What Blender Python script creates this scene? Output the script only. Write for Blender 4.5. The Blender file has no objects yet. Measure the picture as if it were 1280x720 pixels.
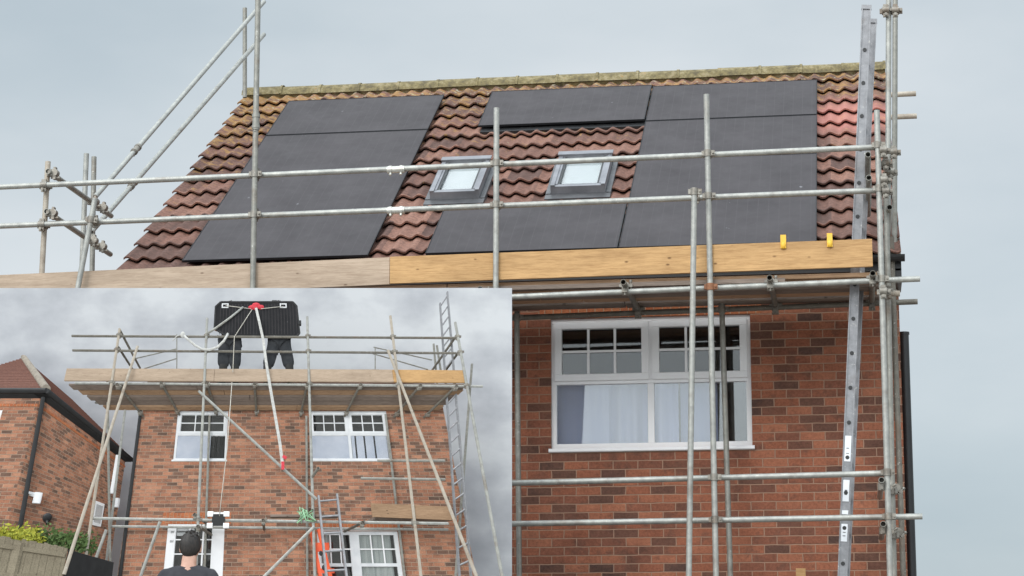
import bpy, math, random
from mathutils import Vector, Matrix
random.seed(7)
R_=math.radians
sc=bpy.context.scene
COL=sc.collection
# ---------------------------------------------------------------- cameras
FM,PIT,YAW=2827.0,0.1855,0.1492
CAM=Vector((6.3125,-19.7289,1.6469))
F0=Vector((-math.sin(YAW),math.cos(YAW),0)); RV=Vector((math.cos(YAW),math.sin(YAW),0))
FV=F0*math.cos(PIT)+Vector((0,0,1))*math.sin(PIT)
UV=-F0*math.sin(PIT)+Vector((0,0,1))*math.cos(PIT)
def ray(x,y): return FV+RV*((x-640)/FM)+UV*((360-y)/FM)
def at(x,y,Y):
    d=ray(x,y); t=(Y-CAM.y)/d.y; return CAM+d*t
def atX(x,y,X):
    d=ray(x,y); t=(X-CAM.x)/d.x; return CAM+d*t
# the view printed/modelled in the relief picture: its own viewpoint on the same kind of house
FI,PI2=468.3,0.3765; CI=Vector((2.5312,-7.7228,1.517)); CX,CY=320.9,540.6
GI=Vector((0,math.cos(PI2),math.sin(PI2))); UI=Vector((0,-math.sin(PI2),math.cos(PI2)))
DP=17.1; KR=6.0; ZR=8.0; SR=DP/FM
def relief(P):
    d=P-CI; z=max(d.dot(GI),.3)
    u=CX+FI*d.x/z; v=CY-FI*d.dot(UI)/z
    w=KR*(1/z-1/ZR)
    return CAM+FV*(DP-w)+RV*((u-640)*SR)+UV*((360-v)*SR)
def rI(u,v): return GI+Vector((1,0,0))*((u-CX)/FI)+UI*((CY-v)/FI)
def _solve(x,y,fn):
    u,v=x,y
    for _ in range(12):
        P=fn(rI(u,v)); z=(P-CI).dot(GI); w=KR*(1/z-1/ZR); k=(DP-w)/DP
        u=640+(x-640)*k; v=360+(y-360)*k
    return P
def ip(x,y,Y): return _solve(x,y,lambda d: CI+d*((Y-CI.y)/d.y))
def iz(x,y,Z): return _solve(x,y,lambda d: CI+d*((Z-CI.z)/d.z))
def ix(x,y,X): return _solve(x,y,lambda d: CI+d*((X-CI.x)/d.x))
WARP=[None]
# ---------------------------------------------------------------- mesh builder
class MB:
    def __init__(s): s.v=[];s.oc=[];s.f=[];s.sm=[]
    def add(s,vs,fs,smooth=False,oc=None):
        b=len(s.v); s.v+= [Vector(v) for v in vs]
        s.oc+= [Vector(v) for v in (oc or vs)]
        for f in fs: s.f.append(tuple(b+i for i in f)); s.sm.append(smooth)
    def box(s,a,b,ax=None,off=None):
        """box between corners a,b (in optional frame ax=(X,Y,Z) vectors with origin off)"""
        x0,y0,z0=a;x1,y1,z1=b
        c=[(x0,y0,z0),(x1,y0,z0),(x1,y1,z0),(x0,y1,z0),(x0,y0,z1),(x1,y0,z1),(x1,y1,z1),(x0,y1,z1)]
        if ax: c=[off+ax[0]*p[0]+ax[1]*p[1]+ax[2]*p[2] for p in c]
        s.add(c,[(0,3,2,1),(4,5,6,7),(0,1,5,4),(1,2,6,5),(2,3,7,6),(3,0,4,7)])
    def bbox(s,a,b,bev=.004):
        """box with chamfered long edges"""
        x0,y0,z0=a;x1,y1,z1=b; e=bev
        X=sorted((x0,x1));Y=sorted((y0,y1));Z=sorted((z0,z1))
        prof=[(Y[0]+e,Z[0]),(Y[1]-e,Z[0]),(Y[1],Z[0]+e),(Y[1],Z[1]-e),(Y[1]-e,Z[1]),(Y[0]+e,Z[1]),(Y[0],Z[1]-e),(Y[0],Z[0]+e)]
        vs=[(X[0],p[0],p[1]) for p in prof]+[(X[1],p[0],p[1]) for p in prof]
        fs=[(i,(i+1)%8,8+(i+1)%8,8+i) for i in range(8)]+[tuple(range(7,-1,-1)),tuple(range(8,16))]
        s.add(vs,fs)
    def bar(s,p,q,w,h,up=Vector((0,0,1))):
        p=Vector(p);q=Vector(q);d=(q-p).normalized(); r=d.cross(up).normalized(); u=r.cross(d)
        c=[]
        for o in (p,q):
            for a,b in ((-1,-1),(1,-1),(1,1),(-1,1)): c.append(o+r*(a*w/2)+u*(b*h/2))
        s.add(c,[(0,1,2,3),(7,6,5,4),(0,4,5,1),(1,5,6,2),(2,6,7,3),(3,7,4,0)])
    def tube(s,p,q,r=.0242,n=14,r2=None,hollow=True,segs=1):
        p=Vector(p);q=Vector(q);d=(q-p).normalized()
        a=Vector((0,0,1)) if abs(d.z)<.9 else Vector((1,0,0))
        u=d.cross(a).normalized();w=d.cross(u); r2=r2 or r
        vs=[];fs=[]
        K=segs+1
        for k in range(K):
            t=k/segs;o=p.lerp(q,t);rr=r+(r2-r)*t
            for i in range(n):
                an=2*math.pi*i/n; vs.append(o+u*(rr*math.cos(an))+w*(rr*math.sin(an)))
        for k in range(K-1):
            for i in range(n):
                j=(i+1)%n; fs.append((k*n+i,k*n+j,(k+1)*n+j,(k+1)*n+i))
        s.add(vs,fs,True)
        for o,dd,rr in ((p,d,r),(q,-d,r2)):
            ring=[o+u*(rr*math.cos(2*math.pi*i/n))+w*(rr*math.sin(2*math.pi*i/n)) for i in range(n)]
            if hollow:
                ri=rr*.83
                r1=[o+(x-o)*(ri/rr) for x in ring]; r3=[x+dd*.12 for x in r1]
                fl=[(i,(i+1)%n,n+(i+1)%n,n+i) for i in range(n)]+[(n+i,n+(i+1)%n,2*n+(i+1)%n,2*n+i) for i in range(n)]+[tuple(2*n+i for i in range(n))]
                s.add(ring+r1+r3,fl,False)
            else: s.add(ring,[tuple(range(n))],False)
    def path(s,pts,r,n=8):
        pts=[Vector(p) for p in pts]; vs=[];fs=[]
        for k,p in enumerate(pts):
            d=(pts[min(k+1,len(pts)-1)]-pts[max(k-1,0)]).normalized()
            a=Vector((0,1,0)) if abs(d.y)<.9 else Vector((1,0,0))
            u=d.cross(a).normalized();w=d.cross(u)
            for i in range(n):
                an=2*math.pi*i/n; vs.append(p+u*(r*math.cos(an))+w*(r*math.sin(an)))
        for k in range(len(pts)-1):
            for i in range(n):
                j=(i+1)%n; fs.append((k*n+i,k*n+j,(k+1)*n+j,(k+1)*n+i))
        fs+= [tuple(range(n-1,-1,-1)),tuple((len(pts)-1)*n+i for i in range(n))]
        s.add(vs,fs,True)
    def ball(s,c,rx,ry,rz,n=16,m=10,rot=None,fn=None):
        c=Vector(c);vs=[];fs=[]
        for j in range(m+1):
            th=math.pi*j/m
            for i in range(n):
                ph=2*math.pi*i/n
                p=Vector((math.sin(th)*math.cos(ph),math.sin(th)*math.sin(ph),math.cos(th)))
                if fn: p=fn(p)
                p=Vector((p.x*rx,p.y*ry,p.z*rz))
                if rot: p=rot@p
                vs.append(c+p)
        for j in range(m):
            for i in range(n):
                k=(i+1)%n; fs.append((j*n+i,(j+1)*n+i,(j+1)*n+k,j*n+k))
        s.add(vs,fs,True)
    def prism(s,poly,d):
        """poly: list of 3-D points, extruded by vector d"""
        n=len(poly);d=Vector(d);poly=[Vector(p) for p in poly]
        s.add(poly+[p+d for p in poly],[tuple(range(n)),tuple(range(2*n-1,n-1,-1))]+[(i,n+i,n+(i+1)%n,(i+1)%n) for i in range(n)])
    def build(s,name,m,parent=None,**kw):
        W=WARP[0]
        vs=[W(v) for v in s.v] if W else s.v
        if parent is None:
            xs=[v.x for v in vs];ys=[v.y for v in vs];zs=[v.z for v in vs]
            loc=Vector(((min(xs)+max(xs))/2,(min(ys)+max(ys))/2,min(zs))); base=loc
        else:
            base=wloc(parent); loc=Vector((0,0,0))
        me=bpy.data.meshes.new(name)
        me.from_pydata([tuple(v-base) for v in vs],[],s.f)
        me.polygons.foreach_set('use_smooth',s.sm)
        at_=me.attributes.new('oc','FLOAT_VECTOR','POINT')
        fl=[]
        for o in s.oc: fl+= [o.x,o.y,o.z]
        at_.data.foreach_set('vector',fl)
        me.validate(); me.update()
        # consistent outward normals
        import bmesh
        bm=bmesh.new(); bm.from_mesh(me); bmesh.ops.recalc_face_normals(bm,faces=bm.faces); bm.to_mesh(me); bm.free()
        me.materials.append(m)
        o=bpy.data.objects.new(name,me); COL.objects.link(o)
        o.location=loc
        if parent is not None: o.parent=parent
        else: o['base']=0; del o['base']
        if kw: tag(o,**kw)
        return o
def wloc(o):
    l=Vector(o.location)
    while o.parent: o=o.parent; l=l+Vector(o.location)
    return l
def tag(o,label=None,cat=None,group=None,kind=None):
    if label: o['label']=label
    if cat: o['category']=cat
    if group: o['group']=group
    if kind: o['kind']=kind
    return o
def thing(name,label,cat,loc,group=None):
    o=bpy.data.objects.new(name,None); COL.objects.link(o)
    loc=Vector(loc); o.location=WARP[0](loc) if WARP[0] else loc
    o.empty_display_size=.2
    return tag(o,label,cat,group)
# ---------------------------------------------------------------- materials
def newmat(name):
    m=bpy.data.materials.new(name); m.use_nodes=True
    nt=m.node_tree; b=nt.nodes['Principled BSDF']; return m,nt,b
def N(nt,t,**k):
    n=nt.nodes.new(t)
    for a,v in k.items():
        if hasattr(n,a): setattr(n,a,v)
        else: n.inputs[a].default_value=v
    return n
def oc(nt,scale=None):
    a=N(nt,'ShaderNodeAttribute',attribute_name='oc')
    if scale is None: return a.outputs['Vector']
    mp=N(nt,'ShaderNodeMapping'); mp.inputs['Scale'].default_value=scale
    nt.links.new(a.outputs['Vector'],mp.inputs['Vector']); return mp.outputs['Vector']
def ramp(nt,fac,stops,interp='LINEAR'):
    r=N(nt,'ShaderNodeValToRGB'); cr=r.color_ramp; cr.interpolation=interp
    while len(cr.elements)<len(stops): cr.elements.new(.5)
    for e,(p,c) in zip(cr.elements,stops):
        e.position=p; e.color=(*c,1) if len(c)==3 else c
    nt.links.new(fac,r.inputs['Fac']); return r.outputs['Color']
def noise(nt,vec,scale,detail=5,rough=.6):
    n=N(nt,'ShaderNodeTexNoise'); n.inputs['Scale'].default_value=scale
    n.inputs['Detail'].default_value=detail; n.inputs['Roughness'].default_value=rough
    nt.links.new(vec,n.inputs['Vector']); return n.outputs['Fac']
def mixc(nt,fac,a,b,mode='MIX'):
    m=N(nt,'ShaderNodeMix',data_type='RGBA',blend_type=mode)
    for s,i in ((fac,0),(a,6),(b,7)):
        if isinstance(s,(int,float)): m.inputs[i].default_value=s
        elif isinstance(s,tuple): m.inputs[i].default_value=(*s,1)
        else: nt.links.new(s,m.inputs[i])
    return m.outputs[2]
def bump(nt,b,h,strength=.3,dist=.01):
    n=N(nt,'ShaderNodeBump'); n.inputs['Strength'].default_value=strength; n.inputs['Distance'].default_value=dist
    nt.links.new(h,n.inputs['Height']); nt.links.new(n.outputs[0],b.inputs['Normal'])
def mat(name,c1,c2=None,scale=8,rough=.6,metal=0,stretch=(1,1,1),bmp=0,spec=.5,lo=.35,hi=.65):
    m,nt,b=newmat(name)
    b.inputs['Roughness'].default_value=rough;b.inputs['Metallic'].default_value=metal
    b.inputs['Specular IOR Level'].default_value=spec
    v=oc(nt,stretch); f=noise(nt,v,scale)
    nt.links.new(ramp(nt,f,[(lo,c1),(hi,c2 or c1)]),b.inputs['Base Color'])
    if bmp: bump(nt,b,f,bmp,.004)
    return m
def brickmat(name,stops,mortar,bw=.218,rh=.075,rot=False,dirt=True):
    m,nt,b=newmat(name); v=oc(nt)
    if rot:
        mp=N(nt,'ShaderNodeMapping'); mp.inputs['Rotation'].default_value=(0,0,R_(90)); nt.links.new(v,mp.inputs['Vector']); v=mp.outputs['Vector']
    # slight wobble of the courses
    wn=N(nt,'ShaderNodeTexNoise'); wn.inputs['Scale'].default_value=9; nt.links.new(v,wn.inputs['Vector'])
    vm=N(nt,'ShaderNodeVectorMath',operation='MULTIPLY_ADD'); nt.links.new(wn.outputs['Color'],vm.inputs[0]); vm.inputs[1].default_value=(.012,.010,0); nt.links.new(v,vm.inputs[2])
    t=N(nt,'ShaderNodeTexBrick'); nt.links.new(vm.outputs[0],t.inputs['Vector'])
    t.inputs['Scale'].default_value=1;t.inputs['Brick Width'].default_value=bw;t.inputs['Row Height'].default_value=rh
    t.inputs['Mortar Size'].default_value=.0062;t.inputs['Mortar Smooth'].default_value=.55;t.inputs['Bias'].default_value=0
    t.inputs['Color1'].default_value=(0,0,0,1);t.inputs['Color2'].default_value=(1,1,1,1);t.inputs['Mortar'].default_value=(.5,.5,.5,1)
    c=ramp(nt,t.outputs['Color'],stops)
    # kiln-flashed blotches inside single bricks
    bl=noise(nt,v,6.5,4,.6); bm_=N(nt,'ShaderNodeMath',operation='MULTIPLY_ADD'); nt.links.new(t.outputs['Color'],bm_.inputs[0]); bm_.inputs[1].default_value=-.16; nt.links.new(bl,bm_.inputs[2])
    c=mixc(nt,ramp(nt,bm_.outputs[0],[(.44,(0,0,0)),(.56,(.7,.7,.7))]),c,stops[1][1])
    n1=noise(nt,v,42,5,.75); c=mixc(nt,.8,c,ramp(nt,n1,[(.3,(.55,.5,.48)),(.7,(1.25,1.2,1.15))]),'MULTIPLY')
    n2=noise(nt,v,3.1,5,.65); c=mixc(nt,.7,c,ramp(nt,n2,[(.3,(.68,.66,.66)),(.7,(1.25,1.25,1.22))]),'MULTIPLY')
    c=mixc(nt,t.outputs['Fac'],c,mortar)
    nt.links.new(c,b.inputs['Base Color']); b.inputs['Roughness'].default_value=.85;b.inputs['Specular IOR Level'].default_value=.25
    inv=N(nt,'ShaderNodeMath',operation='SUBTRACT'); inv.inputs[0].default_value=1; nt.links.new(t.outputs['Fac'],inv.inputs[1])
    ad=N(nt,'ShaderNodeMath',operation='MULTIPLY_ADD'); nt.links.new(n1,ad.inputs[0]); ad.inputs[1].default_value=.35; nt.links.new(inv.outputs[0],ad.inputs[2])
    bump(nt,b,ad.outputs[0],.7,.008)
    return m
M={}
bst=[(0,(.10,.058,.048)),(.08,(.15,.075,.055)),(.24,(.235,.095,.062)),(.6,(.30,.112,.066)),(1,(.37,.15,.09))]
M['brick']=brickmat('brick',bst,(.35,.215,.15))
bst2=[(0,(.14,.095,.075)),(.12,(.2,.12,.09)),(.3,(.33,.165,.11)),(.7,(.43,.20,.125)),(1,(.50,.26,.17))]
M['brick_pale']=brickmat('brick_pale',bst2,(.42,.31,.23))
M['soldier']=brickmat('brick_soldier',[(0,(.42,.13,.06)),(1,(.5,.19,.09))],(.45,.28,.18),rot=True)
M['upvc']=mat('white_upvc',(.84,.83,.84),(.88,.87,.88),3,.28)
M['upvc_old']=mat('weathered_upvc',(.62,.63,.65),(.74,.74,.75),4,.35)
def steel(name,a,b_,rust=.03,metal=.35,rough=.45):
    m,nt,b=newmat(name); v=oc(nt); n=noise(nt,v,14,6,.7); n2=noise(nt,v,3.1,5,.65)
    c=ramp(nt,n,[(.3,a),(.7,b_)])
    c=mixc(nt,ramp(nt,n2,[(.56,(0,0,0)),(.68,(min(.75,rust*14),)*3)]),c,(.17,.12,.085))
    n3=noise(nt,v,33,3,.6); c=mixc(nt,ramp(nt,n3,[(.66,(0,0,0)),(.70,(.6 if rust else 0,)*3)]),c,(.55,.54,.5))
    nt.links.new(c,b.inputs['Base Color'])
    b.inputs['Metallic'].default_value=metal; b.inputs['Roughness'].default_value=rough
    bump(nt,b,n,.15,.002)
    return m
M['galv']=steel('galvanised_tube',(.25,.25,.235),(.44,.435,.40))
M['galv_dull']=steel('dull_galvanised_tube',(.19,.185,.165),(.33,.32,.285),.05)
M['galv_tan']=steel('weathered_tan_tube',(.36,.30,.24),(.47,.42,.35),.04,.2,.6)
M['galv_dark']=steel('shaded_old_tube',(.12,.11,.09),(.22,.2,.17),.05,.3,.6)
M['coupler']=steel('coupler_steel',(.16,.14,.12),(.34,.32,.28),.06,.5,.5)
M['coupler_light']=steel('new_coupler_steel',(.5,.49,.45),(.66,.64,.58),.02,.5,.4)
M['coupler_rust']=steel('rusty_coupler_steel',(.2,.08,.04),(.32,.15,.08),.06,.3,.7)
M['alu']=steel('ladder_aluminium',(.19,.19,.20),(.31,.31,.325),.02,.5,.4)
def wood(name,a,b_,knot,grainx=1.2,dark=0.0):
    m,nt,b=newmat(name); v=oc(nt,(grainx*1.6,9,26)); n=noise(nt,v,3.4,9,.75)
    v2=oc(nt,(3.6,7,7)); vo=N(nt,'ShaderNodeTexVoronoi'); nt.links.new(v2,vo.inputs['Vector']); vo.inputs['Scale'].default_value=1.7; vo.inputs['Randomness'].default_value=1
    c=ramp(nt,n,[(.3,a),(.55,b_),(.75,tuple(x*1.12 for x in b_))])
    k=ramp(nt,vo.outputs['Distance'],[(.05,(.9,.9,.9)),(.13,(0,0,0))])
    kn=noise(nt,oc(nt,(1,1,1)),4.5,2,.5); k=mixc(nt,1.0,k,ramp(nt,kn,[(.5,(0,0,0)),(.56,(1,1,1))]),'MULTIPLY')
    c=mixc(nt,k,c,knot)
    n3=noise(nt,oc(nt,(.5,2,3)),2,5,.7); c=mixc(nt,.7,c,ramp(nt,n3,[(.3,(.68,.66,.64)),(.65,(1.1,1.1,1.1))]),'MULTIPLY')
    nt.links.new(c,b.inputs['Base Color']); b.inputs['Roughness'].default_value=.75; b.inputs['Specular IOR Level'].default_value=.25
    bump(nt,b,n,.35,.003); return m
M['pine']=wood('new_pine_board',(.36,.20,.085),(.55,.335,.155),(.14,.07,.03))
M['pine_pale']=wood('pale_board',(.33,.24,.17),(.47,.36,.27),(.17,.11,.07))
M['deck']=wood('used_scaffold_board',(.2,.12,.07),(.36,.23,.14),(.08,.05,.03))
M['deck_old']=wood('grey_scaffold_board',(.13,.10,.08),(.23,.18,.15),(.06,.045,.03))
M['deck_red']=wood('orange_brown_board',(.30,.17,.10),(.46,.28,.17),(.1,.06,.04))
M['fence']=wood('weathered_fence_board',(.13,.11,.075),(.27,.23,.165),(.08,.07,.05),22)
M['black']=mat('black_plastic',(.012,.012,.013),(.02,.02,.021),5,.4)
M['lead']=mat('grey_flashing',(.08,.08,.085),(.13,.13,.135),6,.45,.3)
M['anth']=mat('grey_aluminium',(.17,.17,.185),(.26,.26,.28),4,.4,.35)
M['yellow']=mat('yellow_clip',(.75,.42,.03),(.8,.5,.05),10,.45)
M['orange']=mat('orange_red_paint',(.75,.09,.03),(.85,.13,.04),6,.45)
M['red']=mat('red_webbing',(.55,.03,.05),(.68,.06,.08),30,.7)
M['strap']=mat('white_webbing',(.42,.41,.39),(.60,.59,.56),20,.7)
M['rope']=mat('pale_rope',(.45,.42,.36),(.6,.56,.5),60,.8)
M['green']=mat('green_rope',(.18,.4,.2),(.4,.6,.4),40,.7)
M['sticker']=mat('white_sticker',(.75,.77,.82),(.82,.83,.85),5,.4)
M['skin']=mat('skin',(.46,.25,.18),(.56,.33,.25),12,.5)
M['hair']=mat('dark_hair',(.006,.005,.005),(.028,.02,.016),30,.55,stretch=(3,3,.6))
M['tshirt']=mat('charcoal_cotton',(.028,.028,.034),(.045,.045,.052),9,.9,bmp=.3)
M['workwear']=mat('dark_workwear',(.018,.02,.024),(.035,.037,.042),7,.85,bmp=.4)
M['boot']=mat('black_boot',(.01,.01,.01),(.02,.02,.02),9,.5)
M['curtain']=mat('pale_blue_curtain',(.42,.50,.76),(.60,.66,.86),1.0,.9,stretch=(6,1,.3))
M['net']=mat('grey_net_curtain',(.36,.40,.39),(.55,.58,.56),1.0,.9,stretch=(14,1,.5))
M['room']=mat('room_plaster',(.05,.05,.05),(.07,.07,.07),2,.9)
M['mortar']=mat('verge_mortar',(.20,.17,.14),(.32,.28,.23),12,.95)
M['rung']=M['alu']
def glass(name,refl):
    m,nt,b=newmat(name); nt.nodes.remove(b)
    t=N(nt,'ShaderNodeBsdfTransparent'); t.inputs[0].default_value=(.90,.905,.905,1)
    g=N(nt,'ShaderNodeBsdfGlossy'); g.inputs['Roughness'].default_value=.02
    x=N(nt,'ShaderNodeMixShader'); x.inputs[0].default_value=refl
    nt.links.new(t.outputs[0],x.inputs[1]);nt.links.new(g.outputs[0],x.inputs[2]);nt.links.new(x.outputs[0],nt.nodes['Material Output'].inputs[0]); return m
M['glass']=glass('window_glass',.07); M['glass_mirror']=glass('reflecting_window_glass',.17); M['glass_sky']=glass('bright_glass',.04)
# frosted rooflight blind seen through glass
M['blind']=mat('pale_blind',(.66,.71,.72),(.74,.78,.79),4,.6)
M['pane_reflection']=mat('lavender_white_reflection',(.60,.64,.76),(.74,.76,.86),3,.5)  # reflection put into the colour, for the small house's upper panes
def solarmat(name,ref):
    m,nt,b=newmat(name); v=oc(nt)
    n=noise(nt,v,2.2,5,.6); c=ramp(nt,n,[(.3,tuple(x*.85 for x in ref)),(.7,tuple(x*1.15 for x in ref))])
    # fine vertical cell wires
    sx=N(nt,'ShaderNodeSeparateXYZ'); nt.links.new(v,sx.inputs[0])
    w=N(nt,'ShaderNodeMath',operation='MULTIPLY'); nt.links.new(sx.outputs[0],w.inputs[0]); w.inputs[1].default_value=1/.0955
    fr=N(nt,'ShaderNodeMath',operation='FRACT'); nt.links.new(w.outputs[0],fr.inputs[0])
    gt=N(nt,'ShaderNodeMath',operation='LESS_THAN'); nt.links.new(fr.outputs[0],gt.inputs[0]); gt.inputs[1].default_value=.05
    c=mixc(nt,gt.outputs[0],c,tuple(x*1.22 for x in ref))
    sp=noise(nt,v,9,3,.5); c=mixc(nt,ramp(nt,sp,[(.74,(0,0,0)),(.77,(.5,.5,.5))]),c,(.3,.3,.32))
    nt.links.new(c,b.inputs['Base Color']); b.inputs['Specular IOR Level'].default_value=.07
    r2=noise(nt,v,5,5,.7); nt.links.new(ramp(nt,r2,[(.3,(.42,)*3),(.7,(.55,)*3)]),b.inputs['Roughness'])
    return m
M['solar']=solarmat('solar_panel_face',(.059,.053,.056))
M['solar_frame']=mat('black_panel_frame',(.010,.010,.012),(.018,.018,.02),5,.5,.0,spec=.2)
def tilemat():
    m,nt,b=newmat('roof_tile'); v=oc(nt)
    # per-tile tone : x = along, y = up the slope
    t=N(nt,'ShaderNodeTexBrick'); nt.links.new(v,t.inputs['Vector']); t.offset=0.0
    t.inputs['Scale'].default_value=1;t.inputs['Brick Width'].default_value=.31;t.inputs['Row Height'].default_value=.3435;t.inputs['Mortar Size'].default_value=0
    t.inputs['Color1'].default_value=(0,0,0,1);t.inputs['Color2'].default_value=(1,1,1,1)
    c=ramp(nt,t.outputs['Color'],[(0,(.095,.052,.042)),(.4,(.14,.072,.055)),(.75,(.185,.092,.068)),(1,(.25,.13,.095))])
    n=noise(nt,v,26,6,.75); c=mixc(nt,.9,c,ramp(nt,n,[(.32,(.42,.42,.42)),(.68,(1.4,1.36,1.34))]),'MULTIPLY')
    sx=N(nt,'ShaderNodeSeparateXYZ'); nt.links.new(v,sx.inputs[0])
    # moss and lichen, denser towards the ridge (growth, not light)
    n2=noise(nt,v,7.5,7,.72)
    up=N(nt,'ShaderNodeMapRange'); nt.links.new(sx.outputs[1],up.inputs[0]); up.inputs[1].default_value=1.0;up.inputs[2].default_value=5.2;up.inputs[3].default_value=-.13;up.inputs[4].default_value=.115
    lf=N(nt,'ShaderNodeMapRange'); nt.links.new(sx.outputs[0],lf.inputs[0]); lf.inputs[1].default_value=0;lf.inputs[2].default_value=1.4;lf.inputs[3].default_value=.07;lf.inputs[4].default_value=0
    s1=N(nt,'ShaderNodeMath',operation='ADD'); nt.links.new(n2,s1.inputs[0]);nt.links.new(up.outputs[0],s1.inputs[1])
    s2=N(nt,'ShaderNodeMath',operation='ADD'); nt.links.new(s1.outputs[0],s2.inputs[0]);nt.links.new(lf.outputs[0],s2.inputs[1])
    c=mixc(nt,ramp(nt,s2.outputs[0],[(.57,(0,0,0)),(.66,(.85,.85,.85))]),c,(.30,.165,.055))
    n4=noise(nt,v,19,4,.6); s3=N(nt,'ShaderNodeMath',operation='ADD'); nt.links.new(n4,s3.inputs[0]);nt.links.new(up.outputs[0],s3.inputs[1])
    c=mixc(nt,ramp(nt,s3.outputs[0],[(.68,(0,0,0)),(.72,(.85,.85,.85))]),c,(.36,.33,.22))
    # a patch of newer pink tiles near the right verge
    rx=N(nt,'ShaderNodeMath',operation='SUBTRACT'); nt.links.new(sx.outputs[0],rx.inputs[0]); rx.inputs[1].default_value=6.42
    ry=N(nt,'ShaderNodeMath',operation='SUBTRACT'); nt.links.new(sx.outputs[1],ry.inputs[0]); ry.inputs[1].default_value=3.62
    cb=N(nt,'ShaderNodeCombineXYZ'); nt.links.new(rx.outputs[0],cb.inputs[0]);nt.links.new(ry.outputs[0],cb.inputs[1])
    ln=N(nt,'ShaderNodeVectorMath',operation='LENGTH'); nt.links.new(cb.outputs[0],ln.inputs[0])
    c=mixc(nt,ramp(nt,ln.outputs['Value'],[(.30,(.6,.6,.6)),(.70,(0,0,0))]),c,(.46,.18,.15))
    nt.links.new(c,b.inputs['Base Color']); b.inputs['Roughness'].default_value=.75;b.inputs['Specular IOR Level'].default_value=.35
    bump(nt,b,n,.5,.004); return m
M['tile']=tilemat()
def ridgemat():
    m,nt,b=newmat('mossy_ridge'); v=oc(nt); n=noise(nt,v,11,7,.75)
    c=ramp(nt,n,[(.3,(.06,.05,.035)),(.42,(.13,.105,.055)),(.52,(.20,.16,.075)),(.6,(.28,.24,.15)),(.66,(.27,.16,.05)),(.78,(.40,.21,.05))])
    nt.links.new(c,b.inputs['Base Color']); b.inputs['Roughness'].default_value=.95; bump(nt,b,n,.8,.01); return m
M['ridge']=ridgemat()
M['ntile']=mat('plain_red_tile',(.12,.055,.042),(.20,.09,.065),30,.85)
M['grass']=mat('grass',(.03,.06,.015),(.07,.10,.03),3,.95)
M['paving']=mat('paving',(.22,.2,.18),(.3,.28,.25),4,.9)
M['plinth']=mat('plinth_paint',(.2,.2,.2),(.24,.24,.24),4,.7)
M['leaf']=mat('yellow_green_leaf',(.22,.26,.02),(.45,.42,.04),25,.7)
M['leaf2']=mat('dark_green_leaf',(.05,.10,.02),(.10,.16,.04),25,.7)
def cloudboard():
    m,nt,b=newmat('cloudy_sky_paint'); v=oc(nt,(1,1,1.6)); n=noise(nt,v,.16,6,.55); n2=noise(nt,v,.05,3,.5)
    ad=N(nt,'ShaderNodeMath',operation='MULTIPLY_ADD'); nt.links.new(n2,ad.inputs[0]); ad.inputs[1].default_value=.8; nt.links.new(n,ad.inputs[2])
    nt.links.new(ramp(nt,ad.outputs[0],[(.66,(.36,.37,.40)),(.84,(.49,.50,.53)),(1.02,(.63,.64,.66))]),b.inputs['Base Color'])
    b.inputs['Roughness'].default_value=.9;b.inputs['Specular IOR Level'].default_value=.1; return m
M['cloud']=cloudboard()
# ---------------------------------------------------------------- generic builders
def wall_grid(mb,x0,x1,z0,z1,op,fn,step=.3,depth=.10):
    """flat wall with rectangular openings; fn(a,z,d) gives the 3-D point (d = depth into the wall)"""
    xs={x0,x1};zs={z0,z1}
    for a,b,c,d in op: xs|={a,b};zs|={c,d}
    k=x0
    while k<x1: xs.add(k);k+=step
    k=z0
    while k<z1: zs.add(k);k+=step
    xs=sorted(xs);zs=sorted(zs)
    for i in range(len(xs)-1):
        for j in range(len(zs)-1):
            a,b,c,d=xs[i],xs[i+1],zs[j],zs[j+1]
            if b-a<1e-6 or d-c<1e-6: continue
            if any(o[0]<=a+1e-6 and b<=o[1]+1e-6 and o[2]<=c+1e-6 and d<=o[3]+1e-6 for o in op): continue
            mb.add([fn(a,c,0),fn(b,c,0),fn(b,d,0),fn(a,d,0)],[(0,1,2,3)],oc=[(a,c,0),(b,c,0),(b,d,0),(a,d,0)])
    for a,b,c,d in op:
        for p,q in (((a,c),(a,d)),((b,d),(b,c)),((a,d),(b,d)),((b,c),(a,c))):
            mb.add([fn(p[0],p[1],0),fn(q[0],q[1],0),fn(q[0],q[1],depth),fn(p[0],p[1],depth)],[(0,1,2,3)],
                   oc=[(p[0],p[1],0),(q[0],q[1],0),(q[0]+depth,q[1],0),(p[0]+depth,p[1],0)])
def ring(mb,x0,x1,z0,z1,w,y0,y1):
    mb.bbox((x0,y0,z0),(x1,y1,z0+w)); mb.bbox((x0,y0,z1-w),(x1,y1,z1))
    mb.box((x0,y0+.0015,z0+w),(x0+w,y1,z1-w)); mb.box((x1-w,y0+.0015,z0+w),(x1,y1,z1-w))
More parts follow.
